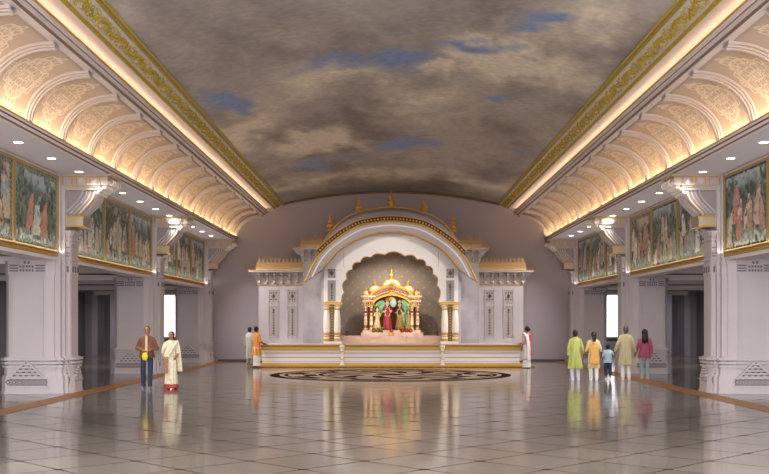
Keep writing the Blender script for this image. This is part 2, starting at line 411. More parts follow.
    for n, yb in enumerate((27.05, 37.45, 47.85, 56)):
        bt = empty('trim_%d' % (20+n*2+(s > 0)), (s*13.3, yb, 0)); struct(bt, 'stepped white cross beam with gold lines over the aisle, '+side_name(s), 'beam')
        def bx(a, b, z0, z1, nm, mm): MB().box(min(s*9.35, s*16.8), max(s*9.35, s*16.8), yb-a, yb+b, z0, z1).build(nm, mm, bt, off=(s*13.3, yb, 0))
        bx(.35, .35, 3.42, 3.62, 'lower_beam', M['white']); bx(.5, .5, 3.62, 3.68, 'brown_fillet', M['brown'])
        bx(.6, .6, 3.68, 4.0, 'upper_beam', M['white']); bx(.72, .72, 4.0, 4.1, 'gold_fillet', M['goldpaint']); bx(.66, .66, 4.1, 4.3, 'top_beam', M['white'])

# ================================================================= PILLARS
def offs(poly, d):
    n = len(poly); out = []
    for i in range(n):
        x0, y0 = poly[i-1]; x1, y1 = poly[i]; x2, y2 = poly[(i+1) % n]
        a = Vector((x1-x0, y1-y0)).normalized(); b = Vector((x2-x1, y2-y1)).normalized()
        na = Vector((a.y, -a.x)); nb = Vector((b.y, -b.x)); m_ = na+nb
        if m_.length < 1e-4: m_ = na
        m_ = m_/max(.35, (m_.dot(na)))
        out.append((x1+m_.x*d, y1+m_.y*d))
    return out
def make_pillar(s):
    # plan in local coords; local x=0 at hall face of frieze (8.82); +q toward hall
    def X(q): return -s*q     # q metres toward the hall
    root = empty('carved_pillar', (s*8.82, 27.05, 0))
    def fix(pl):
        pl = [(X(q), y) for q, y in pl]
        A = sum(pl[i-1][0]*pl[i][1]-pl[i][0]*pl[i-1][1] for i in range(len(pl)))
        return pl if A > 0 else pl[::-1]
    main = fix([(-1.33, -.55), (-1.2, -.72), (-.23, -.72), (-.05, -.62), (-.05, .62), (-.23, .72), (-1.2, .72), (-1.33, .55)])
    step = fix([(-.2, -.58), (.10, -.58), (.10, -.44), (.18, -.44), (.18, .44), (.10, .44), (.10, .58), (-.2, .58)])
    nose = fix([(-.1, -.34), (.27, -.34), (.30, -.28), (.30, .28), (.27, .34), (-.1, .34)])
    sh = MB(); sh.prism(main, .9, 3.5); sh.prism(step, .9, 5.8); sh.prism(nose, .9, 4.3)
    # raised frames on the front face
    for sy in (-1, 1):
        y0, y1 = sorted((sy*.72, sy*.745))
        for q0, q1 in ((-1.14, -1.10), (-.33, -.29)): sh.box(X(q0), X(q1), y0, y1, .95, 3.1)
        sh.box(X(-1.14), X(-.29), y0, y1, 3.06, 3.1); sh.box(X(-1.14), X(-.29), y0, y1, .95, 1.0)
        y0, y1 = sorted((sy*.34, sy*.355)); sh.box(X(.0), X(.05), y0, y1, .95, 3.1); sh.box(X(.2), X(.25), y0, y1, .95, 3.1)
    sh.build('shaft', M['stone'], root)
    bs = MB()
    for pl in (main, step, nose):
        for z0, z1, d in ((0, .06, .135), (.06, .44, .11), (.44, .47, .085), (.47, .68, .05), (.68, .735, .10), (.735, .775, .03), (.775, .83, .115), (.83, .865, .035), (.865, .93, .13), (.93, .96, .04)):
            bs.prism(offs(pl, d), z0, z1)
    base = bs.build('base', M['stone'], root)
    # carved work on base (gap shade as dark plates, relief lattice and stepped triangle)
    ca = MB(); rl = MB()
    def face_motif(q0, q1, y, sy, z, w_tri):
        # lattice row of diamonds between q0..q1 on plane y
        n = max(2, round((q1-q0)/.15)); st = (q1-q0)/n
        ya, yb = sorted((y, y+sy*.006)); yr0, yr1 = sorted((y, y+sy*.022))
        for i in range(n):
            c = q0+st*(i+.5)
            for dz, rr in ((0, .5), (.0, 0)):
                if rr:
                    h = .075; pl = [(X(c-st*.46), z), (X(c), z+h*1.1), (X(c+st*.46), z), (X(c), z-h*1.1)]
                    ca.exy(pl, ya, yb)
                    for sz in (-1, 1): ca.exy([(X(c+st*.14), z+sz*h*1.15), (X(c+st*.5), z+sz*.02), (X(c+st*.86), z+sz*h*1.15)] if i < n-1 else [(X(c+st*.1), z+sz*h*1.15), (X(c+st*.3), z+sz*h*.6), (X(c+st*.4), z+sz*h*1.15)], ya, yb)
                    pl = [(X(c-st*.2), z), (X(c), z+h*.45), (X(c+st*.2), z), (X(c), z-h*.45)]; rl.exy(pl, yr0, yr1)
        rl.box(X(q0), X(q1), yr0, yr1, z+.085, z+.105); rl.box(X(q0), X(q1), yr0, yr1, z-.125, z-.09)
        if w_tri:
            c = (q0+q1)/2; zt = z+.11; H = .42
            for k in range(5):
                f0 = 1-k/5; w = w_tri*f0; zz = zt+H*k/5
                rl.box(X(c-w/2), X(c+w/2), yr0, yr1, zz, zz+H/5*.55)
                for i in range(5-k):
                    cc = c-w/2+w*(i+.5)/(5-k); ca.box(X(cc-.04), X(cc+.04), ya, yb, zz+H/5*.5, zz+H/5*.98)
            for sg in (-1, 1):
                rl.exy([(X(c+sg*w_tri*.55), zt), (X(c+sg*(w_tri*.55+.05)), zt), (X(c+sg*.03), zt+H+.05), (X(c), zt+H)], *sorted((y, y+sy*.035)))
    for sy in (-1, 1):
        face_motif(-1.26, -.14, sy*(.72+.11), sy, .30, .78)
        face_motif(.09, .34, sy*(.34+.11), sy, .34, .12)
    # hall-facing faces
    for q, ya, yb in ((.30+.11, -.36, .36),):
        n = 6
        for i in range(n):
            c = ya+(yb-ya)*(i+.5)/n; w = (yb-ya)/n*.42
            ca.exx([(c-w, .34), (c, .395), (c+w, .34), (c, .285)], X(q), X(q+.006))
            rl.exx([(c-w*.45, .34), (c, .365), (c+w*.45, .34), (c, .315)], X(q), X(q+.022))
        for k in range(4):
            w = .22*(1-k/4); rl.exx([(-w, .44+.07*k), (w, .44+.07*k), (w, .48+.07*k), (-w, .48+.07*k)], X(q-.05), X(q+.02))
    ca.build('recess_shade_plate', M['carve'], base); rl.build('carved_relief', M['stone'], base)
    # capital band with carved crest
    cb = MB(); cc = MB(); cr = MB()
    for z0, z1, d in ((3.12, 3.16, .035), (3.16, 3.40, .02), (3.40, 3.43, .05), (3.43, 3.47, .03), (3.47, 3.5, .06)): cb.prism(offs(main, d), z0, z1)
    for z0, z1, d in ((3.12, 3.16, .035), (3.16, 3.40, .015), (3.40, 3.44, .05), (3.52, 3.56, .06), (3.95, 4.0, .03), (4.05, 4.1, .05), (4.16, 4.2, .035), (4.2, 4.26, .06), (4.26, 4.3, .1)): cb.prism(offs(nose, d), z0, z1)
    for z0, z1, d in ((3.12, 3.16, .03), (3.40, 3.44, .04), (4.02, 4.06, .03), (5.3, 5.36, .02)): cb.prism(offs(step, d), z0, z1)
    band = cb.build('capital_band', M['stone'], root)
    for sy in (-1, 1):
        y = sy*.74
        for q0, q1 in ((-1.18, -.95), (-.50, -.25)):
            for z in (3.20, 3.27, 3.34): cc.box(X(q0), X(q1), *sorted((y, y+sy*.006)), z, z+.035)
        for i in range(5):
            for z in (3.2, 3.30): cc.box(X(-.91+i*.078), X(-.86+i*.078), *sorted((y, y+sy*.006)), z, z+.06)
        arc = [(-.715+.2*cos(t), 3.38+.13*sin(t)) for t in [pi*i/10 for i in range(11)]]
        cr.exy([(X(a), b_) for a, b_ in arc], *sorted((y, y+sy*.03)))
        cr.exy([(X(-.93), 3.36), (X(-.5), 3.36), (X(-.5), 3.39), (X(-.93), 3.39)], *sorted((y, y+sy*.035)))
        for dq in (-.05, .05): cc.exy([(X(-.715+dq+.03*cos(t)), 3.435+.04*sin(t)) for t in [2*pi*i/8 for i in range(8)]], *sorted((y, y+sy*.036)))
        y = sy*.355
        for i in range(3): cc.box(X(.03+i*.085), X(.085+i*.085), *sorted((y, y+sy*.006)), 3.2, 3.36)
        for z in (3.62, 3.7, 3.85): cc.box(X(.0), X(.28), *sorted((y-sy*.01, y+sy*.004)), z, z+.025)
    for i in range(3):
        c = -.2+.2*i; cc.exx([(c-.05, 3.2), (c+.05, 3.2), (c+.05, 3.36), (c-.05, 3.36)], X(.30), X(.322))
    cc.build('recess_shade_plate', M['carve'], band); cr.build('carved_relief', M['stone'], band)  # dark plates stand for shadow gaps in the band's carving
    # scroll bracket carrying the soffit
    br = MB()
    curve = [(.30, 4.40), (.62, 4.42), (.64, 4.68), (.56, 4.72), (.62, 4.80), (.74, 4.92), (.86, 5.04), (.94, 5.15), (.99, 5.27), (1.0, 5.42)]
    poly = [(.05, 4.40)]+curve+[(.05, 5.42)]
    br.exy([(X(q), z) for q, z in poly], -.33, .33)
    bk = br.build('bracket', M['web'], root)
    rd = MB(); gd = MB()
    for k, dq in enumerate((.06, .17, .27, .38)):
        pts = [(q-dq, z+.02*k) for q, z in curve[3:]]
        for sy in (-1, 1): rd.tube([(X(q), sy*.335, z) for q, z in pts], .026 if k else .035, 6)
    for yy in (-.2, 0, .2): rd.tube([(X(q+.012), yy, z) for q, z in curve[3:]], .05, 6)
    rd.build('scroll_ridge', M['cream'] if False else M['stone'], bk)
    for yy in (-.3, -.1, .1, .3): gd.tube([(X(q+.012), yy, z) for q, z in curve[3:]], .016, 5)
    for sy in (-1, 1):
        pts = [(q-.115, z+.01) for q, z in curve[3:]]; gd.tube([(X(q), sy*.335, z) for q, z in pts], .012, 5)
    gd.box(X(.08), X(.66), -.36, .36, 4.66, 4.70); gd.box(X(.08), X(.66), -.36, .36, 4.41, 4.44)
    gd.build('gilt_line', M['goldpaint'], bk)
    fb = MB(); fb.box(X(.08), X(.62), -.35, .35, 4.44, 4.66); fb.build('foot_block', mat('tan_stone', '#b9a68f', .5), bk)
    ab = MB()
    for q1, z0, z1, w in ((1.06, 5.38, 5.46, .4), (1.12, 5.46, 5.50, .43), (1.32, 5.50, 5.74, .46), (1.40, 5.74, 5.8, .5)): ab.box(X(.05), X(q1), -w, w, z0, z1)
    ab.build('abacus', mat('abacus_stone', '#beb0a6', .55), bk)
    rs = MB(); gl = MB()
    for sy in (-1, 1):
        for q in (.25, .62, .98):
            y0, y1 = sorted((sy*.46, sy*.475)); gl.box(X(q-.14), X(q-.12), y0, y1, 5.51, 5.73); gl.box(X(q+.12), X(q+.14), y0, y1, 5.51, 5.73)
            rs.rings([[(X(q)+r*cos(a), sy*h, 5.62+r*sin(a)) for a in [2*pi*i/12 for i in range(12)]] for r, h in ((.09, .46), (.09, .485), (.06, .475), (.05, .475), (.045, .5), (.015, .5))])
    gl.box(X(.05), X(1.34), -.475, .475, 5.72, 5.745); gl.box(X(.05), X(1.13), -.44, .44, 5.495, 5.51)
    rs.build('rosette', M['stone'], bk); gl.build('gilt_fillet', M['goldpaint'], bk)
    lf = MB()
    for yy in (-.34, -.11, .11, .34):
        for dq, dz, r in ((1.22, 5.47, .1), (1.10, 5.40, .09), (1.30, 5.56, .09), (1.03, 5.31, .07)): lf.ell((X(dq), yy, dz), (r, .09, r*.8), 10, 6)
        lf.tube([(X(1.38-.12*cos(a*.6)*(1-a/10)), yy, 5.6-.12*sin(a*.6)*(1-a/12)) for a in range(9)], [.04*(1-a/12) for a in range(9)], 6)
    lf.build('drop_leaf', M['cream'], bk)
    return root
GP = 'carved pillars along the hall'
for s in (-1, 1):
    p0 = make_pillar(s); who = 'walking couple\'s' if s < 0 else 'family\'s'
    labs = ['largest carved pale pillar nearest the viewer, on the %s side of the hall' % who,
            'middle carved pale pillar standing behind the %s' % ('walking couple' if s < 0 else 'girl in pink'),
            'slender looking carved pillar against the end wall, %s side' % who]
    for k, y in enumerate((27.05, 37.45, 47.85)):
        p = p0 if k == 0 else copy_tree(p0)
        p.location = (s*8.82, y, 0); tag(p, labs[k], 'pillar', GP)

# ================================================================= PAINTINGS
vm = vcol_mat('oil_painting', .55, fine=.1)
def painting(s, y0, y1, style, label, group, seed):
    rnd = random.Random(seed); W = y1-y0; Hh = 2.03; zb = 3.69; G = .07
    root = empty('framed_painting', (s*8.82, (y0+y1)/2, zb)); tag(root, label, 'painting', group)
    xs = [s*-.005, s*-.05]
    fr = MB()
    for a, b, c, d in ((-W/2, W/2, 0, G), (-W/2, W/2, Hh-G, Hh), (-W/2, -W/2+G, G, Hh-G), (W/2-G, W/2, G, Hh-G)): fr.box(-s*.065, 0, a, b, c, d)
    fr.build('frame', M['frame'], root)
    w, h = W-2*G, Hh-2*G; nu, nv = 84, 60
    figs = []
    n = {'crowd': 11, 'group': 7, 'seated': 3}[style]
    for i in range(n):
        u = (i+.5+rnd.uniform(-.25, .25))/n*w*.86+w*.07; fh = {'crowd': rnd.uniform(.55, .95), 'group': rnd.uniform(.6, 1.2), 'seated': rnd.uniform(.8, 1.0)}[style]
        vb = rnd.uniform(.05, .75) if style != 'seated' else rnd.uniform(.25, .4)
        if style == 'seated': u = w*(.35+.17*i)
        figs.append((u, vb, fh, rnd.uniform(-.28, .28), rnd.uniform(.75, 1.5), rgb(rnd.choice(['#d8d2c4', '#c9b7a4', '#e6e2da', '#b99a86', '#d6b9b0', '#a9b3a6', '#cfc3a0', '#c48f7e'])), rgb(rnd.choice(['#c39a80', '#e2cdbb', '#8fa3b8']))))
    figs.sort(key=lambda f: -f[1])
    trees = [(rnd.uniform(0, w), rnd.uniform(.9, 1.7), rnd.uniform(.2, .5)) for _ in range(7)]
    dk, gr, sky_, pale = rgb('#333d3a'), rgb('#7b8c7e'), rgb('#aab6bc'), rgb('#c9cbbd')
    if seed % 3 == 0: sky_, gr = rgb('#c0a898'), rgb('#6b7560')
    def col(u, v):
        nn = fbm(u*1.6+seed, v*1.6, seed); n2 = fbm(u*6+seed, v*6, seed+3, 3); n3 = fbm(u*3.1+seed, v*2.2, seed+8, 3); u += .1*n3; v += .08*n2
        c = mixc(dk, gr, .55+nn*1.6+n2*.8)
        if v > h*.72: c = mixc(c, sky_, (v/h-.72)*5+nn*1.5)
        for tx, ty, tr in trees:
            d = ((u-tx)/tr)**2+((v-ty)/(tr*.8))**2+n2*2.2
            if d < 1: c = mixc(c, mixc(dk, gr, .5+n2*2), .85)
        if n3 > .28: c = mixc(c, pale, .5)
        if n3 < -.3: c = mixc(c, dk, .6)
        if v < h*.2: c = mixc(c, pale, .35+n2*2)
        for fu, vb, fh, ln_, wf_, fc, sk in figs:
            a = (v-vb)/fh
            if -.02 < a < 1.02:
                x = (u-fu)/fh
                x -= ln_*(a-.4)*a*1.6
                wd = (.34 if style == 'seated' else .23)*wf_*(1-a)**.6+.06 if a < .84 else 0
                if a < .84 and abs(x) < wd*(1+n2*1.3): c = mixc(fc, dk, max(0, abs(x)/wd-.62)*1.2+max(0, n2*1.5)) ; 
                if .45 < a < .72 and abs(x) < .17 and n2 > .02: c = sk
                dd = (x/.055)**2+((a-.9)/.075)**2
                if dd < 1: c = sk if a < .93 else rgb('#2a211e')
        e_ = min(u, w-u, v, h-v)
        if seed % 2 and e_ < .13: c = rgb('#46514c') if (int((u+v)*18) % 2) else rgb('#9aa08f')
        elif e_ < .04: c = dk
        return c
    vs = []; fs = []; cs = []
    for j in range(nv+1):
        for i in range(nu+1):
            u, v = w*i/nu, h*j/nv; vs.append((-s*.03, -w/2+u, G+v)); cs.append(col(u, v))
    for j in range(nv):
        for i in range(nu): a = j*(nu+1)+i; fs.append((a, a+1, a+nu+2, a+nu+1))
    k = len(vs); vs += [(0, -w/2, G), (0, w/2, G), (0, w/2, G+h), (0, -w/2, G+h)]; cs += [dk]*4
    fs += [(k, k+1, k+2, k+3), (0, nu, k+1, k), (nv*(nu+1), nv*(nu+1)+nu, k+2, k+3)]
    o = MB().add(vs, fs).build('canvas', vm, root)
    a = o.data.color_attributes.new('Col', 'FLOAT_COLOR', 'POINT')
    for i, c in enumerate(cs): a.data[i].color = (*c, 1)
for s in (-1, 1):
    sd = side_name(s); g_ = 'paintings over the pillars'
    B = 9.28/3
    specs = []
    for k in range(2): specs.append((26.45-B*(2-k), 26.45-B*(1-k)-.0, ('group', 'seated' if s < 0 else 'group')[k], ('tall painting cut by the frame edge ahead of the nearest pillar', 'large painting with %s directly before nearest pillar' % ('pinkish seated figures' if s < 0 else 'pale figures among trees'))[k]))
    for k in range(3): specs.append((27.72+3.04*k, 27.72+3.04*(k+1), 'crowd' if s > 0 else 'group', ('first', 'second', 'third')[k]+' painting beyond the nearest pillar, green scene with pale robed figures'))
    for k in range(3): specs.append((38.12+3.0*k, 38.12+3.0*(k+1), 'group', ('first', 'second', 'last')[k]+' painting beyond the middle pillar, dark green with light figures'))
    for n, (a, b, st, lb) in enumerate(specs): painting(s, a, b, st, lb+', '+sd, g_, 3+n*2+(s > 0)*(11 if n % 2 else 10))

# ================================================================= DOWNLIGHTS
o0 = empty('downlight', (0, 0, 5.8))
MB().lathe([(.0, -.012), (.10, -.012), (.135, -.02), (.145, -.008), (.145, .0), (.0, .0)][1:], n=20).build('trim_ring', M['steel'], o0)
MB().lathe([(.095, -.018), (.095, -.011)], n=20).build('lens', M['lamp'], o0)
ordn = ['first', 'second', 'third', 'fourth', 'fifth', 'sixth', 'seventh', 'eighth', 'ninth', 'tenth', 'eleventh', 'twelfth']
first = True
for s in (-1, 1):
    for k in range(12):
        o = o0 if first else copy_tree(o0); first = False
        y = 21.9+2.13*k; o.location = (s*8.13, y, 5.8)
        tag(o, 'round white downlight in the soffit, %s one in depth on the %s' % (ordn[k], side_name(s)), 'ceiling light', 'round downlights in the soffits')

# ================================================================= LIGHTS
def light(name, typ, loc, energy, color='#ffffff', rot=(0, 0, 0), **kw):
    l = bpy.data.lights.new(name, typ); l.energy = energy; l.color = rgb(color)
    for k, v in kw.items(): setattr(l, k, v)
    o = bpy.data.objects.new(name, l); COL.objects.link(o); o.location = loc; o.rotation_euler = rot
    return o
for s in (-1, 1):
    y0, y1 = 15, WALLY-.2
    light('cove_light', 'AREA', (s*7.5, (y0+y1)/2, 5.965), 210, '#ffdfb0', (pi, s*-.25, 0), shape='RECTANGLE', size=.05, size_y=y1-y0)
    light('cornice_light', 'AREA', (s*6.045, (y0+y1)/2, 7.275), 17, '#ffeede', (pi, s*-.95, 0), shape='RECTANGLE', size=.04, size_y=y1-y0)
    light('soffit_fill_strip', 'AREA', (s*8.72, (y0+y1)/2, 3.71), 70, '#fff6ee', (pi, s*-.35, 0), shape='RECTANGLE', size=.04, size_y=y1-y0)  # no fixture here; uplight added to brighten paintings and soffit
    for k in range(12):
        near = k in (2, 7)
        light('downlight_lamp', 'SPOT', (s*8.13, 21.9+2.13*k, 5.75), 120 if near else 620, '#fff9f4', (.22, s*.62, 0), spot_size=1.75, spot_blend=1., shadow_soft_size=.08)
    for y in (22, 32.3, 42.6, 52, 59):
        light('aisle_fill', 'SPOT', (s*13.3, y, 4.25), 480, '#fff6f2', (0, 0, 0), spot_size=2.9, spot_blend=1., shadow_soft_size=.15)  # fill without fixtures, added to lift the dark aisles
    d_ = Vector((-s*5.0, 45.5-33, 3.6-7.0)).normalized()
    light('shrine_fill_spot', 'SPOT', (s*5.8, 33, 7.0), 1500, '#fff8f0', d_.to_track_quat('-Z', 'Y').to_euler(), spot_size=.52, spot_blend=.7, shadow_soft_size=.12)  # unseen spot added to brighten the shrine arch
W = bpy.data.worlds.new('world'); bpy.context.scene.world = W; W.use_nodes = True
W.node_tree.nodes['Background'].inputs[0].default_value = (*rgb('#f4f2f2'), 1); W.node_tree.nodes['Background'].inputs[1].default_value = 3.6

# ================================================================= CAMERA
cam = bpy.data.cameras.new('camera'); co = bpy.data.objects.new('camera', cam); COL.objects.link(co)
co.location = (0, 0, EYE); co.rotation_euler = (pi/2, 0, 0)
cam.sensor_width = 36; cam.lens = F*36/769; cam.shift_x = -(VX-384.5)/769; cam.shift_y = (VY-237)/769
cam.clip_end = 200
sc = bpy.context.scene; sc.camera = co
sc.view_settings.view_transform = 'Standard'; sc.view_settings.look = 'None'; sc.view_settings.gamma = 1; sc.view_settings.exposure = .38
sc.cycles.max_bounces = 10; sc.cycles.diffuse_bounces = 6; sc.cycles.glossy_bounces = 4
sc.cycles.sample_clamp_indirect = 6
#PART2

# ================================================================= SHRINE
def polyarc(pts, n=6):
    """Catmull-Rom through mirrored half profile (x>=0, from outside to centre)"""
    full = [(-x, z) for x, z in pts]+[(x, z) for x, z in pts[::-1] if x > 0]
    out = []
    for i in range(len(full)-1):
        p0 = full[max(i-1, 0)]; p1 = full[i]; p2 = full[i+1]; p3 = full[min(i+2, len(full)-1)]
        for k in range(n):
            t = k/n
            out.append(tuple(.5*((2*p1[a])+(-p0[a]+p2[a])*t+(2*p0[a]-5*p1[a]+4*p2[a]-p3[a])*t*t+(-p0[a]+3*p1[a]-3*p2[a]+p3[a])*t**3) for a in (0, 1)))
    out.append(full[-1]); return out
def arcoff(a, d):
    out = []
    for i, p in enumerate(a):
        q0 = a[max(i-1, 0)]; q1 = a[min(i+1, len(a)-1)]; t = Vector((q1[0]-q0[0], q1[1]-q0[1])).normalized()
        out.append((p[0]-t.y*d, p[1]+t.x*d))
    return out
# raised platform with counter front
PZ = .93
root = empty('altar_platform', (0, 45.4, 0), label='long white and gold platform front running across the hall before the shrine', cat='platform')
OFF = (0, 45.4, 0)
mb = MB().box(-5.4, 5.4, 42.3, WALLY-.02, 0, PZ); mb.build('platform_body', M['stone2'], root, OFF)
mb = MB()
for z, h, d in ((.16, .05, .05), (.24, .14, .03), (.42, .14, .03), (.60, .1, .03)):
    mb.box(-5.42, 5.42, 42.3-d, 42.31, z, z+h)
mb.build('front_moulding', M['shrinewhite'], root, OFF)
g = MB(); g.box(-5.46, 5.46, 42.2, 42.35, .72, .86); g.box(-5.46, 5.46, 42.2, 42.35, .02, .15); g.box(-5.44, 5.44, 42.28, 42.32, .145, .16)
for z in (.39, .57, .70): g.box(-5.43, 5.43, 42.285, 42.305, z, z+.012)
for sx in (-1, 1): g.box(sx*5.38, sx*5.46, 42.3, 46, .72, .86); g.box(sx*5.38, sx*5.46, 42.3, 46, .02, .15)
g.build('gold_band', M['goldpaint'], root, OFF)
g = MB().box(-5.5, 5.5, 42.15, 42.6, .87, .915); g.box(-5.5, 5.5, 42.17, 42.4, .855, .87); g.build('counter_top', M['brown'], root, OFF)
g = MB().box(-5.48, 5.48, 42.16, 42.58, .915, .945); g.build('counter_edge', M['goldpaint'], root, OFF)
for x in (-2.05, 2.16):
    p = MB().lathe([(.10, .0), (.10, .1), (.07, .14), (.06, .3), (.085, .34), (.06, .4), (.055, .6), (.09, .66), (.07, .74), (.11, .82), (.11, .9), (.06, .96), (.03, 1.0)], (x, 42.14, 0), 14)
    o = p.build('gilded_post', M['cream'], root, OFF)
    for z in (.05, .32, .63, .80, .93): MB().lathe([(.105, -.012), (.118, 0), (.105, .012)], (x, 42.14, z+.02), 14).build('gold_ring', M['goldpaint'], o, OFF)
MB().box(-6.0, 6.0, 41.85, WALLY-.04, .0, .035).build('base_step', M['borderstone'], root, OFF)
MB().box(-5.7, 5.7, 41.98, WALLY-.04, .035, .07).build('base_step', M['goldpaint'], root, OFF)

# wings and towers
def cornice_top(mbs, x0, x1, yf, z0, outer, flare):
    """brackets, slab, parapet and merlons; x from inner x0 to outer x1 (signed)"""
    st, gd, mr = mbs; s = 1 if x1 > x0 else -1
    hgt = .52
    n = max(3, round(abs(x1-x0)/.36)); w = (x1-x0)/n
    gd.box(x0, x1+s*.03, yf-.05, yf+.3, z0-.06, z0)
    for i in range(n+1):
        c = x0+w*i*.97+w*.04
        st.exx([(yf, z0), (yf, z0+hgt), (yf-.36, z0+hgt), (yf-.34, z0+hgt-.12), (yf-.16, z0+hgt-.2), (yf-.1, z0+.2), (yf-.05, z0+.05)], c-.055, c+.055)
        gd.box(c-.062, c+.062, yf-.115, yf-.02, z0+.16, z0+.2); 
        st.ell((c, yf-.08, z0+.06), (.07, .07, .08), 8, 6)
        if i < n:      # cusped lunette between brackets
            cx = c+w*.48; pts = [(cx+abs(w)*.42*cos(t), z0+.2+.2*sin(t)) for t in [pi*k/8 for k in range(9)]]
            gd.tube([(x, yf-.06, z) for x, z in pts], .018, 5)
    # outer flare
    st.exy([(x1, z0), (x1, z0+hgt), (x1+s*.36, z0+hgt), (x1+s*.33, z0+hgt-.12), (x1+s*.14, z0+hgt-.24), (x1+s*.08, z0+.1)], yf-.04, yf+1.2)
    xa, xb = x0, x1+s*.42
    st.box(xa, xb, yf-.44, yf+1.4, z0+hgt, z0+hgt+.06); gd.box(xa, xb+s*.02, yf-.46, yf+1.4, z0+hgt+.06, z0+hgt+.11)
    st.box(xa, x1+s*.1, yf-.2, yf+1.2, z0+hgt+.11, z0+hgt+.2)
    gd.box(xa, x1+s*.12, yf-.22, yf+1.2, z0+hgt+.2, z0+hgt+.27); mr.box(xa, x1+s*.08, yf-.18, yf+1.1, z0+hgt+.27, z0+hgt+.37)
    gd.box(xa, x1+s*.1, yf-.19, yf+1.1, z0+hgt+.37, z0+hgt+.41)
    L_ = abs(x1-x0)+.08; k = int(L_/.185); zz = z0+hgt+.41
    for i in range(k):
        c = xa+s*(.06+i*L_/k)
        mr.exy([(c-.06, zz), (c-.06, zz+.12), (c-.03, zz+.15), (c-.05, zz+.2), (c, zz+.3), (c+.05, zz+.2), (c+.03, zz+.15), (c+.06, zz+.12), (c+.06, zz)], yf-.14, yf-.08)
    mr.box(xa, x1+s*.06, yf-.16, yf-.06, zz, zz+.07); gd.box(xa, x1+s*.06, yf-.13, yf-.09, zz+.19, zz+.21)
def inset(root, xc, w, z0, z1, yf, off, n):
    fr = MB(); c = w/2
    for a, b, d, e_ in ((-c, c, z0, z0+.03), (-c, c, z1-.03, z1), (-c, -c+.03, z0, z1), (c-.03, c, z0, z1)): fr.box(xc+a, xc+b, yf-.035, yf, d, e_)
    p = MB().box(xc-c+.03, xc+c-.03, yf-.008, yf+.02, z0+.03, z1-.03).build('inset_panel', mat('inset_stone', '#9c9088', .7) if 'inset' not in M else M['inset'], root, off)
    fr.build('inset_frame', M['stone2'], p, off)
    o = MB(); zc = (z0+z1)/2
    def dia(z, r): o.exy([(xc-r, z), (xc, z+r*1.2), (xc+r, z), (xc, z-r*1.2)], yf-.03, yf)
    if z1-z0 < .8: dia(zc, .1); dia(zc, .05); [dia(zc+a, .035) for a in (-.17, .17)]; [o.ell((xc+b, yf-.01, zc+a), (.035, .02, .035), 8, 6) for a in (-.15, .15) for b in (-.12, .12)]
    else:
        H = z1-z0; o.box(xc-.012, xc+.012, yf-.025, yf, z0+.15, z1-.12)
        for k in range(6): dia(z0+.15+.13*k, .055-.003*k)
        dia(z1-.3, .06); o.ell((xc, yf-.01, z1-.2), (.06, .03, .04), 8, 6); dia(z0+H*.6, .035)
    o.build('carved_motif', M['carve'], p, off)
TANP = mat('tan_parapet', '#b08e6c', .55)
M['inset'] = mat('inset_stone', '#a89e98', .7)
for s in (-1, 1):
    who = side_name(s)
    r = empty('shrine_wing', (s*5.15, 47.8, PZ)); tag(r, 'low outer wing of the shrine with four carved inset panels, '+who, 'wing', 'outer wings of the shrine'); off = tuple(r.location)
    MB().box(s*4.06, s*6.22, 47.2, WALLY-.01, PZ, 4.22).build('wall_block', M['stone2'], r, off)
    MB().box(s*5.52, s*6.22, 47.2, WALLY-.01, .07, PZ).build('wall_foot', M['stone2'], r, off)
    st, gd, mr = MB(), MB(), MB(); cornice_top((st, gd, mr), s*4.05, s*6.22, 47.2, 3.70, 0, 0)
    c = st.build('cornice', M['stone2'], r, off); gd.build('gold_moulding', M['goldpaint'], c, off); mr.build('parapet', TANP, c, off)
    for px_ in (273.5, 292.3):
        xc = s*abs((px_-VX)*47.2/F)
        inset(r, xc, .48, 2.80, 3.42, 47.2, off, 0); inset(r, xc, .48, 1.20, 2.66, 47.2, off, 1)
    r = empty('shrine_tower', (s*3.5, 47.4, PZ)); tag(r, 'taller veined marble tower between the shrine arch and its outer wing, '+who, 'tower', 'marble towers flanking the arch'); off = tuple(r.location)
    MB().box(s*3.13, s*4.05, 46.2, WALLY-.02, PZ, 5.2).build('wall_block', M['marble'], r, off)
    st, gd, mr = MB(), MB(), MB(); cornice_top((st, gd, mr), s*3.14, s*4.05, 46.2, 4.68, 0, 0)
    c = st.build('cornice', M['stone2'], r, off); gd.build('gold_moulding', M['goldpaint'], c, off); mr.build('parapet', TANP, c, off)

# main arch
A = polyarc([(3.74, 3.64), (3.29, 4.58), (2.60, 5.325), (1.58, 6.01), (.75, 6.22), (0, 6.28)])
Bi = polyarc([(2.98, 4.22), (2.66, 4.62), (2.147, 5.13), (1.236, 5.61), (.6, 5.79), (0, 5.84)])
root = empty('shrine_arch', (0, 46.5, PZ), label='great white curved arch of the shrine with scalloped opening and golden finials', cat='arch'); off = (0, 46.5, PZ)
ev = MB(); rs = []
for (x0, z0), (x1, z1) in zip(A, Bi):
    rs.append([(x0, 43.75, z0), (x1, 43.95, z1), (x1, 44.9, z1+.02), (x0, 44.9, z0+.06)])
ev.rings(rs); eave = ev.build('curved_eave', M['stone2'], root, off)
mid = [((a[0]*.62+b[0]*.38), (a[1]*.62+b[1]*.38)) for a, b in zip(A, Bi)]
ge = MB().tube([(x, 43.75, z) for x, z in A], .045, 6); ge.tube([(x, 43.9, z) for x, z in Bi], .035, 6)
ge.build('gold_edge', M['goldpaint'], eave, off)
MB().strip(arcoff(mid, -.03), arcoff(mid, .03), 43.80, 43.9).build('white_fillet', M['shrinewhite'], eave, off)
A2 = [p for p in A if abs(p[0]) < 3.12]
db = MB().strip(arcoff(A2, .04), arcoff(A2, .27), 44.1, 44.9); dk = db.build('dark_band', M['darkbrown'], root, off)
bd = MB(); acc = 0; last = None
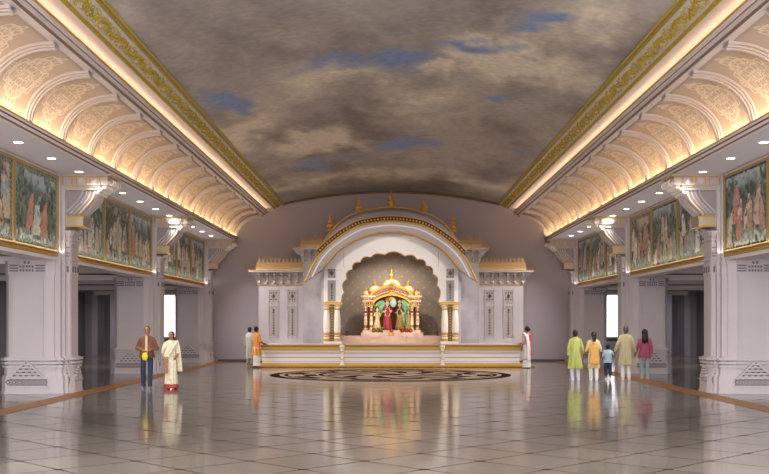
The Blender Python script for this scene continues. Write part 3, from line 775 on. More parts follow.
for p in arcoff([((A2[i][0]*(1-t)+A2[i+1][0]*t), (A2[i][1]*(1-t)+A2[i+1][1]*t)) for i in range(len(A2)-1) for t in (0, .1, .2, .3, .4, .5, .6, .7, .8, .9)], .155):
    if last is None or (p[0]-last[0])**2+(p[1]-last[1])**2 > .135**2: MB().ell((p[0], 44.09, p[1]), (.042, .03, .05), 8, 6).build('gold_bead', M['copper'], dk, off); last = p
MB().tube([(x, 44.08, z) for x, z in arcoff(A2, .27)], .02, 6).build('gold_line', M['copper'], dk, off)
Cc = polyarc([(3.12, 5.25), (3.0, 5.66), (2.225, 6.51), (1.45, 6.87), (.7, 7.04), (0, 7.10)])
Al = arcoff(A2, .25)
def resample(a, n):
    L = [0]
    for i in range(1, len(a)): L.append(L[-1]+math.hypot(a[i][0]-a[i-1][0], a[i][1]-a[i-1][1]))
    out = []; j = 0
    for k in range(n+1):
        t = L[-1]*k/n
        while j < len(a)-2 and L[j+1] < t: j += 1
        f = (t-L[j])/(L[j+1]-L[j]); out.append((a[j][0]*(1-f)+a[j+1][0]*f, a[j][1]*(1-f)+a[j+1][1]*f))
    return out
a_, c_ = resample(Al, 48), resample(Cc, 48)
rs = []
for (x0, z0), (x1, z1) in zip(a_, c_):
    rs.append([(x0, 44.5, z0), ((x0+x1)/2, 44.75, (z0*.45+z1*.55)), (x1*.99, 45.35, z1-.05), (x1, 45.6, z1), (x1, 48.6, z1), (x0, 48.6, z0)])
dm = MB().rings(rs, True, False).build('vault_roof', mat('vault_roof_stone', '#a79fa6', .6), root, off)
MB().tube([(x, 45.5, z) for x, z in Cc], .03, 6).build('gold_line', M['copper'], dm, off)
fp = [(.02, 0), (.15, 0), (.17, .04), (.1, .09), (.07, .12), (.13, .17), (.18, .23), (.17, .29), (.09, .34), (.06, .37), (.11, .41), (.12, .46), (.06, .51), (.04, .54), (.07, .58), (.07, .62), (.03, .67), (.02, .74), (.004, .86)]
for x, z in ((-2.76, 6.02), (-1.46, 6.84), (0, 7.08), (1.49, 6.84), (2.83, 5.97)):
    f = MB().lathe(fp, (x, 45.62, z), 16).build('finial', M['copper'], root, off)
# white wall with multifoil opening
def foil(t):      # t 0..pi
    a, b = 2.22, 2.2; n = 23
    r = 1-.055*(1-abs(sin(t*n/2.0)))
    c_, s_ = cos(t), sin(t)
    x = a*abs(c_)**.78*(1 if c_ > 0 else -1); z = b*abs(s_)**.78
    return (x*r, 2.78+z*r+(.08*exp(-((t-pi/2)/.07)**2)))
NF = 276; inn = []; ou = []
for i in range(NF+1):
    t = pi*i/NF; x, z = foil(t); inn.append((x, z))
    # ray to outer boundary: x limit 3.0, top limit inner arc (slightly above)
    dx, dz = cos(t), sin(t); lo, hi = .5, 6
    dx, dz = x, z-2.78; _l = math.hypot(dx, dz); dx /= _l; dz /= _l
    def inside(d):
        X_, Z_ = dx*d, 2.78+dz*d
        if abs(X_) > 3.0: return False
        zt = 4.2
        for q in range(len(Bi)-1):
            if Bi[q][0] <= X_ <= Bi[q+1][0]: f = (X_-Bi[q][0])/(Bi[q+1][0]-Bi[q][0]+1e-9); zt = Bi[q][1]*(1-f)+Bi[q+1][1]*f; break
        return Z_ < zt+.12
    for _ in range(30):
        m_ = (lo+hi)/2
        if inside(m_): lo = m_
        else: hi = m_
    ou.append((dx*lo, 2.78+dz*lo))
wallm = MB().strip(inn, ou, 44.75, 45.15)
wf = wallm.build('arch_wall', M['shrinewhite'], root, off)
MB().tube([(x, 44.74, z) for x, z in inn], .02, 5).build('gold_edge', M['goldpaint'], wf, off)
ln = MB(); ln.box(-2.98, 2.98, 44.735, 44.75, 4.22, 4.25) if False else None
for sx in (-1, 1): ln.box(sx*2.12, sx*2.1, 44.735, 44.75, 4.35, 5.0); ln.box(sx*2.2, sx*2.97, 44.735, 44.75, 4.2, 4.215)
ln.build('gold_trim', M['goldpaint'], wf, off)
for s in (-1, 1):
    MB().box(s*2.98, s*3.12, 44.8, 46.3, PZ, 5.2).build('side_wall', M['stone2'], root, off)
    xc = s*2.64
    inset(root, xc, .36, 3.85, 4.27, 44.75, off, 0); inset(root, xc, .36, 2.80, 3.76, 44.75, off, 1)
    pb = MB(); pb.box(s*2.2, s*3.0, 44.6, 45.1, PZ, PZ+.1); pb.build('column_plinth', M['cream'], root, off)
    cp = MB(); cp.box(s*2.18, s*3.02, 44.62, 45.1, 2.66, 2.78); cp.box(s*2.22, s*2.98, 44.66, 45.1, 2.56, 2.6); cp.build('column_cap', M['goldpaint'], root, off)
    for x in (s*2.40, s*2.86):
        c = MB().lathe([(.13, 1.03), (.13, 1.1), (.15, 1.2), (.12, 1.3), (.14, 1.42), (.155, 1.55), (.15, 2.0), (.12, 2.4), (.1, 2.46), (.13, 2.52), (.14, 2.6), (.14, 2.66)], (x, 44.8, 0), 16).build('column', M['cream'], root, off)
        for z in (1.06, 1.13, 1.25, 1.34, 1.40, 2.46): MB().lathe([(.125, -.03), (.16, -.01), (.16, .01), (.125, .03)], (x, 44.8, z), 16).build('gold_ring', M['goldpaint'], c, off)
    lt = MB(); lt.box(s*2.53, s*2.73, 44.85, 44.95, 1.03, 2.56); lp = lt.build('lattice_panel', mat('lattice_brown', '#7a6252', .7), root, off)
    q = MB()
    for k in range(12): z = 1.1+.122*k; q.exy([(xc-.05, z), (xc, z+.035), (xc+.05, z), (xc, z-.035)], 44.83, 44.85); 
    q.build('lattice_pattern', M['goldpaint'], lp, off)
# niche behind
nm = bpy.data.materials.new('niche_dotted'); nm.use_nodes = True; nt = nm.node_tree; b = nt.nodes['Principled BSDF']; b.inputs['Roughness'].default_value = .8
tc = nt.nodes.new('ShaderNodeTexCoord'); sp = nt.nodes.new('ShaderNodeSeparateXYZ'); nt.links.new(tc.outputs['Object'], sp.inputs[0])
def nmt(op, a, b_=None):
    n = nt.nodes.new('ShaderNodeMath'); n.operation = op
    for i, x in enumerate((a, b_)):
        if x is None: continue
        if isinstance(x, (int, float)): n.inputs[i].default_value = x
        else: nt.links.new(x, n.inputs[i])
    return n.outputs[0]
def ntri(x): return nmt('ABSOLUTE', nmt('SUBTRACT', x, nmt('ROUND', x)))
_u = nmt('ADD', nmt('DIVIDE', sp.outputs[0], .52), nmt('DIVIDE', sp.outputs[2], .52)); _v = nmt('SUBTRACT', nmt('DIVIDE', sp.outputs[0], .52), nmt('DIVIDE', sp.outputs[2], .52))
lt_ = nt.nodes.new('ShaderNodeMath'); lt_.operation = 'LESS_THAN'; lt_.inputs[1].default_value = .13; nt.links.new(nmt('MAXIMUM', ntri(_u), ntri(_v)), lt_.inputs[0])
mx = nt.nodes.new('ShaderNodeMixRGB'); nt.links.new(lt_.outputs[0], mx.inputs[0]); mx.inputs[1].default_value = (*rgb('#968b82'), 1); mx.inputs[2].default_value = (*rgb('#c29c5c'), 1); nt.links.new(mx.outputs[0], b.inputs['Base Color'])
MB().box(-2.6, 2.6, 47.6, 47.8, PZ, 5.6).build('niche_back', nm, root, off)
nb = MB()
for s in (-1, 1): nb.box(s*2.5, s*2.6, 45.15, 47.7, PZ, 5.5)
nb.box(-2.6, 2.6, 45.15, 47.7, 5.5, 5.6); nb.build('niche_lining', M['niche'], root, off)
light('niche_fill_spot', 'SPOT', (0, 45.35, 5.4), 420, '#fff0dc', (.45, 0, 0), spot_size=1.9, spot_blend=.8, shadow_soft_size=.25)  # invented fill so the niche and statues get light

for x in (-1.5, 1.55): light('canopy_fill_spot', 'SPOT', (x, 43.2, 1.0), 130, '#fff4e6', (Vector((-x*.8, 2.9, 1.6))).to_track_quat('-Z', 'Y').to_euler(), spot_size=.8, spot_blend=.8, shadow_soft_size=.03)  # made-up uplights, put in to brighten the canopy and green fans
# stepped dais
r = empty('stepped_dais', (0, 46, PZ), label='peach marble stepped dais inside the shrine opening', cat='dais'); off = (0, 46, PZ)
MB().box(-2.3, 2.4, 45.3, 47.55, PZ, 1.28).build('lower_tier', M['peach'], r, off)
MB().box(-1.35, 1.45, 45.25, 47.5, PZ, 1.42).build('middle_tier', M['peach'], r, off)
MB().box(-.62, .66, 45.0, 47.4, PZ, 1.30).build('front_step', M['peach'], r, off)
MB().box(-.35, .39, 45.12, 46, 1.30, 1.52).build('front_step', M['peach'], r, off)
MB().box(-1.0, 1.1, 45.05, 45.4, PZ, 1.1).build('front_step', M['peach'], r, off)

# golden canopy
GB = mat('canopy_gold', '#cf9a36', .3, metal=.6); CW_ = mat('canopy_white', '#f8f3e8', .4, col2='#e0b765', nscale=11)
r = empty('deity_canopy', (.03, 46.3, 1.42), label='ornate white and gold canopy over the deities with domes and gold finial', cat='canopy'); OFFC = (.03, 46.3, 1.42)
X0 = .03
MB().box(X0-1.32, X0+1.32, 45.75, 46.9, 1.42, 1.52).build('canopy_base', CW_, r, OFFC)
for sx in (-1, 1):
    for x, y in ((1.19, 45.9), (.93, 45.85), (1.19, 46.7)):
        c = MB().lathe([(.09, 1.52), (.1, 1.6), (.06, 1.66), (.075, 1.75), (.085, 1.95), (.055, 2.2), (.05, 2.45), (.07, 2.55), (.085, 2.62)], (X0+sx*x, y, 0), 12).build('column', CW_, r, OFFC)
        for z in (1.56, 1.63, 1.98, 2.2, 2.5, 2.6): MB().lathe([(.06, -.03), (.098, -.01), (.098, .01), (.06, .03)], (X0+sx*x, y, z), 12).build('gold_ring', GB, c, OFFC)
        for z in (1.72, 2.36): MB().lathe([(.055, -.05), (.087, -.02), (.087, .02), (.055, .05)], (X0+sx*x, y, z), 12).build('red_ring', M['red'], c, OFFC)
    cap_ = MB()
    for w, z0, z1 in ((.2, 2.60, 2.68), (.23, 2.68, 2.80), (.28, 2.80, 2.88), (.24, 2.88, 3.02), (.33, 3.02, 3.10)):
        cap_.box(X0+sx*1.06-w, X0+sx*1.06+w, 45.95-w, 46.8, z0, z1)
    cpo = cap_.build('capital', CW_, r, OFFC)
    q = MB()
    for z in (2.66, 2.80, 2.94):
        for i in range(9): q.ell((X0+sx*1.06-.27+.0675*i, 45.66, z), (.03, .03, .035), 6, 5)
    q.build('bead_trim', GB, cpo, OFFC)
    q = MB()
    for i in range(5): q.ell((X0+sx*1.06-.2+.1*i, 45.67, 2.73), (.025, .03, .03), 6, 5)
    q.build('bead_trim', M['red'], cpo, OFFC)
    # side domes
    for dx, z0, sc_ in ((.78, 3.22, .95), (1.16, 3.1, .6)):
        d = MB().lathe([(.30*sc_, 0), (.32*sc_, .05), (.29*sc_, .16*sc_), (.2*sc_, .28*sc_), (.09*sc_, .35*sc_)], (X0+sx*dx, 46.05, z0), 16).build('dome', CW_, r, OFFC)
        q = MB().lathe([(.325*sc_, -.02), (.335*sc_, .03), (.31*sc_, .06)], (X0+sx*dx, 46.05, z0), 16)
        q.lathe([(.1*sc_, .33*sc_), (.11*sc_, .38*sc_), (.05*sc_, .42*sc_), (.07*sc_, .48*sc_), (.03*sc_, .54*sc_), (.004, .68*sc_)], (X0+sx*dx, 46.05, z0), 12)
        for i in range(10): 
            a = 2*pi*i/10; q.tube([(X0+sx*dx+rr*cos(a), 46.05+rr*sin(a), z0+h) for rr, h in ((.325*sc_, .05), (.295*sc_, .16*sc_), (.205*sc_, .28*sc_), (.1*sc_, .35*sc_))], .012, 5)
        q.build('gold_trim', GB, d, OFFC)
# ogee front
def og(w, h, z0, n=40, lobes=0):
    out = []
    for i in range(n+1):
        t = -1+2*i/n; a = abs(t)
        z = z0+h*(sqrt(max(0, 1-a*a))*.82+.18*exp(-(t/.16)**2))
        if lobes: z += .03*abs(sin(t*lobes*pi/2))
        out.append((X0+w*t, z))
    return out
fm = MB().strip(og(.84, .56, 2.66), og(1.0, .80, 2.86), 45.75, 46.0); fo = fm.build('arched_front', CW_, r, OFFC)
MB().strip(og(.82, .54, 2.64), og(.87, .59, 2.67), 45.70, 45.78).build('gold_edge', GB, fo, OFFC)
MB().strip(og(.98, .78, 2.86), og(1.05, .84, 2.90), 45.68, 45.8).build('gold_edge', GB, fo, OFFC)
MB().strip(og(.92, .67, 2.76), og(.945, .70, 2.78), 45.69, 45.77).build('red_line', M['red'], fo, OFFC)
q = MB()
for i, (x, z) in enumerate(og(.89, .62, 2.70, 26)): q.ell((x, 45.72, z), (.035, .03, .04), 6, 5)
for i, (x, z) in enumerate(og(.965, .74, 2.82, 30)): q.ell((x, 45.72, z), (.03, .03, .035), 6, 5)
q.build('bead_trim', GB, fo, OFFC)
MB().box(X0-1.3, X0+1.3, 46.0, 46.9, 3.1, 3.22).build('entablature', CW_, r, OFFC)
dm = MB().lathe([(.42, 3.2), (.47, 3.32), (.47, 3.45), (.41, 3.62), (.3, 3.75), (.16, 3.84), (.08, 3.87)], (X0, 46.2, 0), 24).build('dome', CW_, r, OFFC)
q = MB().lathe([(.46, 3.3), (.5, 3.34), (.47, 3.4)], (X0, 46.2, 0), 24); q.lathe([(.15, 3.82), (.17, 3.88), (.08, 3.93), (.12, 4.0), (.1, 4.07), (.04, 4.12), (.06, 4.17), (.02, 4.23), (.004, 4.36)], (X0, 46.2, 0), 14)
for i in range(16):
    a = 2*pi*i/16; q.tube([(X0+rr*cos(a), 46.2+rr*sin(a), h) for rr, h in ((.47, 3.36), (.475, 3.45), (.415, 3.62), (.305, 3.75), (.16, 3.85))], .016, 5)
q.build('gold_trim', GB, dm, OFFC)
# gold sunburst and green silk behind the deities
MB().rings([[(X0+.26*k*cos(a), yy, 2.86+.26*k*sin(a)) for a in [2*pi*i/24 for i in range(24)]] for k, yy in ((1, 46.62), (1.0, 46.55), (.8, 46.5), (.75, 46.54))]).build('halo', GB, r, OFFC)
MB().box(X0-1.1, X0+1.1, 46.75, 46.82, 1.52, 3.1).build('backcloth', mat('canopy_backcloth', '#8a6038', .8), r, OFFC)
for i, (x, z, a, w, h) in enumerate(((-.56, 2.52, .5, .24, .40), (.62, 2.3, -.2, .30, .62), (.08, 2.78, 0, .14, .2))):
    f = MB(); rs = []
    for yy, k in ((46.25, .6), (46.22, 1), (46.3, 1), (46.35, .8)):
        rs.append([(X0+x+k*(w*sin(t)*cos(a)+(h*-cos(t))*sin(a)), yy, z+k*(-w*sin(t)*sin(a)+(h*-cos(t))*cos(a))) for t in [2*pi*j/20 for j in range(20)]])
    f.rings(rs); o = f.build('green_fan', M['green'] if i < 2 else mat('pale_aqua', '#c8f0e4', .5), r, OFFC)

# ================================================================= FIGURES
skinm = vcol_mat('skin', .55)
def remesh(mb, name, m, vox, parent, smooth=2, crease=None, off=(0, 0, 0)):
    me = bpy.data.meshes.new('tmp'); me.from_pydata([tuple(v) for v in mb.v], [], mb.f)
    o = bpy.data.objects.new(name, me); COL.objects.link(o); fixn(me)
    md = o.modifiers.new('r', 'REMESH'); md.mode = 'VOXEL'; md.voxel_size = vox; md.use_smooth_shade = True
    if smooth: s_ = o.modifiers.new('s', 'SMOOTH'); s_.iterations = smooth; s_.factor = .5
    dg = bpy.context.evaluated_depsgraph_get(); dg.update()
    nm_ = bpy.data.meshes.new_from_object(o.evaluated_get(dg)); o.modifiers.clear(); o.data = nm_; nm_.name = name; bpy.data.meshes.remove(me)
    nm_.materials.clear(); nm_.materials.append(m); o.parent = parent
    return o
def foldcloth(o, k=9, amp=.012, zlo=0, zhi=1.3, cx=0, cy=0):
    for v in o.data.vertices:
        c = v.co; a = atan2(c.y-cy, c.x-cx); f = max(0, min(1, (zhi-c.z)/(zhi-zlo)))
        d = amp*f*(sin(a*k+2*sin(c.z*3))+.4*sin(a*k*2.3+1)); r = math.hypot(c.x-cx, c.y-cy) or 1
        c.x += (c.x-cx)/r*d; c.y += (c.y-cy)/r*d
def loft(mb, secs, n=28, folds=0, amp=0):
    rs = []
    for z, cx, cy, rx, ry in secs:
        rs.append([(cx+rx*cos(t)*(1+amp*sin(folds*t)), cy+ry*sin(t)*(1+amp*sin(folds*t)), z) for t in [2*pi*i/n for i in range(n)]])
    mb.rings(rs); return mb

def person(name, label, loc, rot, H, arms=None, legs=None, skin='#a8765a', clothes=(), hair='short', face=False, cat='person', group=None, child=False, wide=1.0, vox=.008, hairc='#16110f', grey=False):
    S = H/1.72; root = empty(name, loc, rot, label, cat, group); root.scale = (S, S, S)
    J = dict(Rs=(-.165, 0, 1.365), Ls=(.165, 0, 1.365), Re=(-.235, .02, 1.12), Le=(.235, .02, 1.12), Rw=(-.25, -.04, .87), Lw=(.25, -.04, .87),
             Rh=(-.09, 0, .92), Lh=(.09, 0, .92), Rk=(-.1, -.02, .49), Lk=(.1, -.02, .49), Ra=(-.1, .02, .085), La=(.1, .02, .085))
    J.update(arms or {}); J.update(legs or {})
    b = MB()
    b.ell((0, 0, .95), (.15*wide, .105, .12), 16, 10); b.ell((0, 0, 1.1), (.135*wide, .095, .16), 16, 10); b.ell((0, 0, 1.28), (.16*wide, .105, .16), 16, 10)
    b.cap((-.12, 0, 1.365), (.12, 0, 1.365), .06, .06); b.cap((0, .01, 1.36), (0, -.005, 1.52), .058, .05)
    hs = 1.12 if child else 1
    hz = 1.61
    b.ell((0, 0, hz+.015), (.076*hs, .094*hs, .105*hs), 18, 12); b.ell((0, -.02, hz-.05), (.056*hs, .07*hs, .062*hs), 14, 8)
    b.cap((0, -.09*hs, hz+.01), (0, -.108*hs, hz-.022), .008, .014, 8)
    for sx in (-1, 1): b.ell((sx*.077*hs, .01, hz-.005), (.012, .022, .032), 8, 6)
    for sd in 'RL':
        sx = -1 if sd == 'R' else 1
        sh, el, wr = (Vector(J[sd+k]) for k in 'sew')
        b.cap(sh, el, .05, .04); b.cap(el, wr, .041, .027)
        d = (wr-el).normalized(); fw = Vector((0, -1, 0)); side = d.cross(fw)
        side = side.normalized() if side.length > .05 else Vector((1, 0, 0)); pn = side.cross(d).normalized()
        # palm and five fingers slightly curled
        pc = wr+d*.05; b.cap(wr+d*.01+pn*.018, wr+d*.08+pn*.027, .02, .017); b.cap(wr+d*.01, wr+d*.085, .022, .018); b.cap(wr+d*.01-pn*.018, wr+d*.078-pn*.027, .02, .016)
        inw = side*(-sx if side.x > 0 else sx)
        for i, ln_ in enumerate((.075, .085, .08, .062)):
            p0 = wr+d*.085+pn*(.03-.02*i); p1 = p0+d*ln_*.55+inw*.012; p2 = p1+d*ln_*.42+inw*.026
            b.cap(p0, p1, .0095, .009, 8); b.cap(p1, p2, .009, .0075, 8)
        t0 = wr+d*.025+pn*.025; t1 = t0+d*.035+pn*.03+inw*.01; t2 = t1+d*.03+pn*.008+inw*.012
        b.cap(t0, t1, .013, .011, 8); b.cap(t1, t2, .011, .009, 8)
        hp, kn, an = (Vector(J[sd+k]) for k in 'hka')
        b.cap(hp, kn, .085, .058); b.cap(kn, an, .058, .038)
        b.cap(an+Vector((0, .03, -.045)), an+Vector((sx*.015, -.15, -.055)), .036, .028)
    body = remesh(b, 'body', skinm, vox, root, 2)
    sk = rgb(skin); lip = rgb('#8a3f38'); dk = rgb('#1a1210'); wh = rgb('#d8d0c8')
    def cf(c):
        x, y, z = abs(c.x)/hs, c.y, c.z-hz
        if y < -.05 and c.z > 1.45:
            if ((x-.032)/.017)**2+((z-.012)/.009)**2 < 1: return dk if abs(x-.032) < .008 else wh
            if ((x-.033)/.022)**2+((z-.036)/.007)**2 < 1: return dk
            if (x/.026)**2+((z+.055)/.009)**2 < 1: return lip
        return sk
    vcolor(body.data, cf)
    hm = M['black'] if not grey else mat('greying_hair', '#5a504c', .6, bump=.5, bscale=90)
    h = MB(); h.ell((0, .022, hz+.035), (.086*hs, .098*hs, .1*hs), 18, 12); h.ell((0, .045, hz-.02), (.078*hs, .07*hs, .085*hs), 16, 10)
    if hair == 'bun': h.ell((0, .125, hz-.01), (.07, .06, .07), 12, 8); h.ell((0, .03, hz+.025), (.1, .095, .115), 16, 10)
    if hair == 'long':
        h.ell((0, .03, hz+.02), (.105, .1, .12), 16, 10); h.cap((0, .07, hz), (0, .115, hz-.22), .1, .115); h.cap((-.05, .06, hz-.02), (-.07, .1, hz-.3), .05, .045); h.cap((.05, .06, hz-.02), (.07, .1, hz-.32), .05, .04); h.cap((0, .1, hz-.2), (.01, .115, hz-.38), .07, .03)
    if hair == 'shoulder': h.ell((0, .03, hz+.025), (.1, .095, .115), 16, 10); h.cap((0, .07, hz), (0, .1, hz-.2), .08, .065); h.cap((0, .1, hz-.15), (.01, .11, hz-.26), .05, .02)
    remesh(h, 'hair', hm, .01, root, 2)
    J['S'] = S
    for c in clothes: c(root, J)
    return root
def V(*a): return Vector(a)
def kurta(colr, hem=.55, sleeve=1.0, name='kurta', m=None, flare=1.0, k=8):
    mm = m or mat(name+'_cloth', colr, .8, bump=.1, bscale=30)
    def f(root, J):
        g_ = MB(); loft(g_, [(hem, 0, 0, .23*flare, .15*flare), (hem+.12, 0, 0, .215*flare, .15*flare), (.85, 0, 0, .195, .145), (1.0, 0, 0, .175, .13), (1.2, 0, 0, .178, .125), (1.30, 0, 0, .19, .118), (1.38, 0, 0, .17, .10), (1.43, 0, 0, .12, .082), (1.48, 0, 0, .066, .066)])
        for sd in 'RL':
            sh, el, wr = (Vector(J[sd+x]) for x in 'sew'); g_.cap(sh, el, .062, .054); g_.cap((sh.x*.35, 0, 1.425), sh, .055, .06)
            e2 = el+(wr-el)*max(0, sleeve-.1) if sleeve > .1 else el
            g_.cap(el, e2, .056, .05)
        o = remesh(g_, name, mm, .012, root, 2); foldcloth(o, k, .02, hem, 1.25); return o
    return f
def trousers(colr, top=.95, r=1.0, name='trousers', zbot=.09):
    mm = mat(name+'_cloth', colr, .85, noise_amt=.15, nscale=14)
    def f(root, J):
        g_ = MB(); g_.ell((0, 0, .93), (.145, .11, .12), 16, 10)
        for sd in 'RL':
            hp, kn, an = (Vector(J[sd+x]) for x in 'hka'); g_.cap(hp, kn, .083*min(r, 1.05), .075*r); g_.cap(kn, an+Vector((0, 0, zbot-.08)), .074*r, .06*r)
        return remesh(g_, name, mm, .012, root, 2)
    return f
def shoes(colr, name='shoe'):
    mm = mat(name+'_leather', colr, .6)
    def f(root, J):
        for sd in 'RL':
            sx = -1 if sd == 'R' else 1; an = Vector(J[sd+'a']); g_ = MB()
            g_.cap(an+V(0, .03, -.035), an+V(sx*.015, -.16, -.045), .048, .038); g_.box(an.x-.04, an.x+.045, an.y-.19, an.y+.07, an.z-.087, an.z-.065)
            remesh(g_, name, mm, .01, root, 1)
    return f
def drape(name, mm, chains, vox=.012):
    def f(root, J):
        g_ = MB()
        for pts, r0 in chains:
            for i in range(len(pts)-1): g_.cap(pts[i], pts[i+1], r0, r0, 8)
        return remesh(g_, name, mm, vox, root, 3)
    return f
def ribbon(pts, width, n, r, wd=(1, 0, 0)):      # several parallel chains -> cloth strip with folds
    out = []; wd = Vector(wd)
    for k in range(n):
        t = (k/(n-1)-.5)*width if n > 1 else 0
        out.append(([Vector(p)+wd*t*(1 if len(p) == 3 else 1)+V(0, .012*sin(k*2.1), 0) for p in pts], r))
    return out
def skirt(colr, name='sari_skirt', m=None, top=1.02, zb=.03, w=1.0):
    mm = m or mat(name+'_cloth', colr, .75, bump=.1)
    def f(root, J):
        g_ = MB(); loft(g_, [(zb, 0, 0, .215*w, .17*w), (.3, 0, 0, .205*w, .165*w), (.6, 0, 0, .2*w, .16*w), (.85, 0, 0, .19, .15), (top, 0, 0, .155, .115)], 40, 11, .02)
        o = remesh(g_, name, mm, .012, root, 1); foldcloth(o, 13, .014, 0, .95); return o
    return f
def gown(colr, name='robe'): return kurta(colr, .12, 1., name, flare=.9)

# ---- walking couple (facing the camera)
checked = mat('brown_checked_jacket', '#8a5a44', .8, col2='#6a4334', nscale=24)
def man_extras(root, J):
    o = MB(); o.ell((0, 0, 0), (1, 1, 1), 4, 3)
    g_ = MB(); g_.lathe([(.03, .0), (.045, .01), (.05, .06), (.045, .11), (.03, .12)], (0, 0, 0), 12)
shirt = mat('cream_shirt', '#cdbf9c', .8)
m1 = person('person', 'man in a brown checked jacket and blue jeans walking with a yellow bag', (-6.83, 28.1, 0.0), .12, 1.75,
       arms=dict(Re=(-.27, .03, 1.13), Rw=(-.1, -.17, 1.07), Le=(.27, .03, 1.13), Lw=(.09, -.17, 1.06)), legs=dict(La=(.09, -.1, .085), Lk=(.1, -.1, .5), Ra=(-.1, .08, .085)),
       clothes=(kurta('', .88, .95, 'jacket', checked, .86), trousers('#2f3c50', name='jeans'), shoes('#6f7480')), skin='#b5815f', face=True)
g_ = MB().exy([(-.035, .9), (-.03, 1.47), (.03, 1.47), (.035, .9)], -.145, -.115); g_.build('shirt_front', shirt, m1)
g_ = MB()
for sx in (-1, 1): g_.rings([[(sx*.033+.02*cos(a)*k, -.102+yy, 1.622+.016*sin(a)*k) for a in [2*pi*i/12 for i in range(12)]] for k, yy in ((1, 0), (1, -.006), (.75, -.006), (.75, 0))])
g_.box(-.014, .014, -.108, -.103, 1.62, 1.626); g_.build('glasses', mat('dark_frame', '#222222', .3), m1)
r = empty('hand_bag', (-6.83, 27.86, .92), 0, 'small round yellow bag held at the waist by the man in brown', 'bag')
MB().ell((0, 0, 0), (.085, .045, .12), 16, 10).build('bag_body', mat('yellow_silk', '#e6d43c', .6), r); MB().tube([(.07*cos(a), 0, .12+.06*sin(a)) for a in [pi*i/8 for i in range(9)]], .008, 6).build('strap', mat('yellow_silk', '#e6d43c', .6), r)
MB().lathe([(.005, -.001), (.04, 0), (.005, .001)], n=10).build('white_patch', shirt, r).location = (0, -.052, 0)
creamsari = mat('cream_sari', '#e6dcc4', .7, col2='#c9c2a2', nscale=9, bump=.15, bscale=20)
m2 = person('person', 'woman in a cream sari with red hem walking beside the man in brown', (-6.13, 28.0, 0), -.08, 1.60,
       arms=dict(Re=(-.24, 0, 1.12), Rw=(-.2, -.15, 1.0), Le=(.25, -.02, 1.12), Lw=(.22, -.16, 1.0)),
       clothes=(skirt('', m=creamsari, w=.88, zb=.16), shoes('#8e2b26', 'slipper'),
                kurta('', 1.0, .35, 'blouse', creamsari, .8)), skin='#a87356', hair='bun')
drape('pallu', creamsari, ribbon([(-.12, -.15, .95), (-.02, -.16, 1.15), (.1, -.12, 1.36), (.13, 0, 1.45), (.14, .12, 1.3), (.16, .15, .9), (.17, .15, .55)], .16, 6, .022) +
      ribbon([(.19, -.04, 1.38), (.25, -.08, 1.1), (.27, -.06, .85), (.29, -.02, .55)], .1, 4, .022) + ribbon([(-.19, -.03, 1.38), (-.24, -.06, 1.15)], .05, 3, .022))(m2, {})
drape('red_petticoat', M['red'], [([(.2*cos(a), .15*sin(a), .12), (.21*cos(a), .16*sin(a), .05)], .022) for a in [2*pi*i/24 for i in range(24)]])(m2, {})
drape('printed_end', mat('green_red_print', '#6f8f72', .7, col2='#c65a4a', nscale=12), ribbon([(-.1, -.17, .98), (-.11, -.19, .7), (-.1, -.18, .5)], .08, 3, .02))(m2, {})

# ---- devotee pair at the counter (seen from behind, leaning right)
m3 = person('person', 'man in an orange kurta and white dhoti leaning on the platform edge', (-5.57, 41.62, .0), pi-.9, 1.70,
       arms=dict(Le=(.2, -.16, 1.13), Lw=(.12, -.42, 1.0), Re=(-.25, -.04, 1.1), Rw=(-.17, -.24, 1.0)),
       clothes=(kurta('#dc8a3c', .52, .7), skirt('#e8e2d4', 'dhoti', zb=.08, top=.9, w=.8)), skin='#8a5a40')
m4 = person('person', 'person in a pale grey robe standing behind the man in orange', (-5.98, 42.55, .07), pi-.5, 1.60,
       clothes=(kurta('#b9b5a8', .3, 1., 'robe', flare=.9), trousers('#a9a598')), skin='#7c5240')
# ---- woman at the platform's other end
wr_ = mat('white_sari', '#efeae6', .7, bump=.1)
m5 = person('person', 'woman in a white sari with red border standing at the platform end', (5.58, 41.3, 0), pi+.75, 1.70,
       arms=dict(Re=(-.2, -.14, 1.12), Rw=(-.1, -.36, 1.02)),
       clothes=(skirt('', m=wr_, w=.88), kurta('', .98, .4, 'blouse', mat('pale_pink_blouse', '#d9a49a', .7), .8)), skin='#9a6a50', hair='bun')
redb = mat('red_sari_border', '#c8503f', .7)
drape('pallu', wr_, ribbon([(.1, -.1, 1.36), (.12, 0, 1.46), (.1, .13, 1.3), (.08, .17, .95), (.08, .18, .35)], .16, 6, .024))(m5, {})
drape('red_border', redb, ribbon([(-.03, .15, 1.38), (-.03, .165, 1.15)], .09, 4, .022)+ribbon([(-.05, .19, 1.1), (-.05, .2, .7)], .03, 2, .018) + [([(.215*cos(a), .175*sin(a), .34+.05*sin(a)), (.215*cos(a+.28), .175*sin(a+.28), .34+.05*sin(a+.28))], .02) for a in [2*pi*i/22 for i in range(22)]]+
      ribbon([(-.2, -.02, 1.3), (-.25, .02, .9), (-.24, .04, .5)], .05, 2, .024))(m5, {})

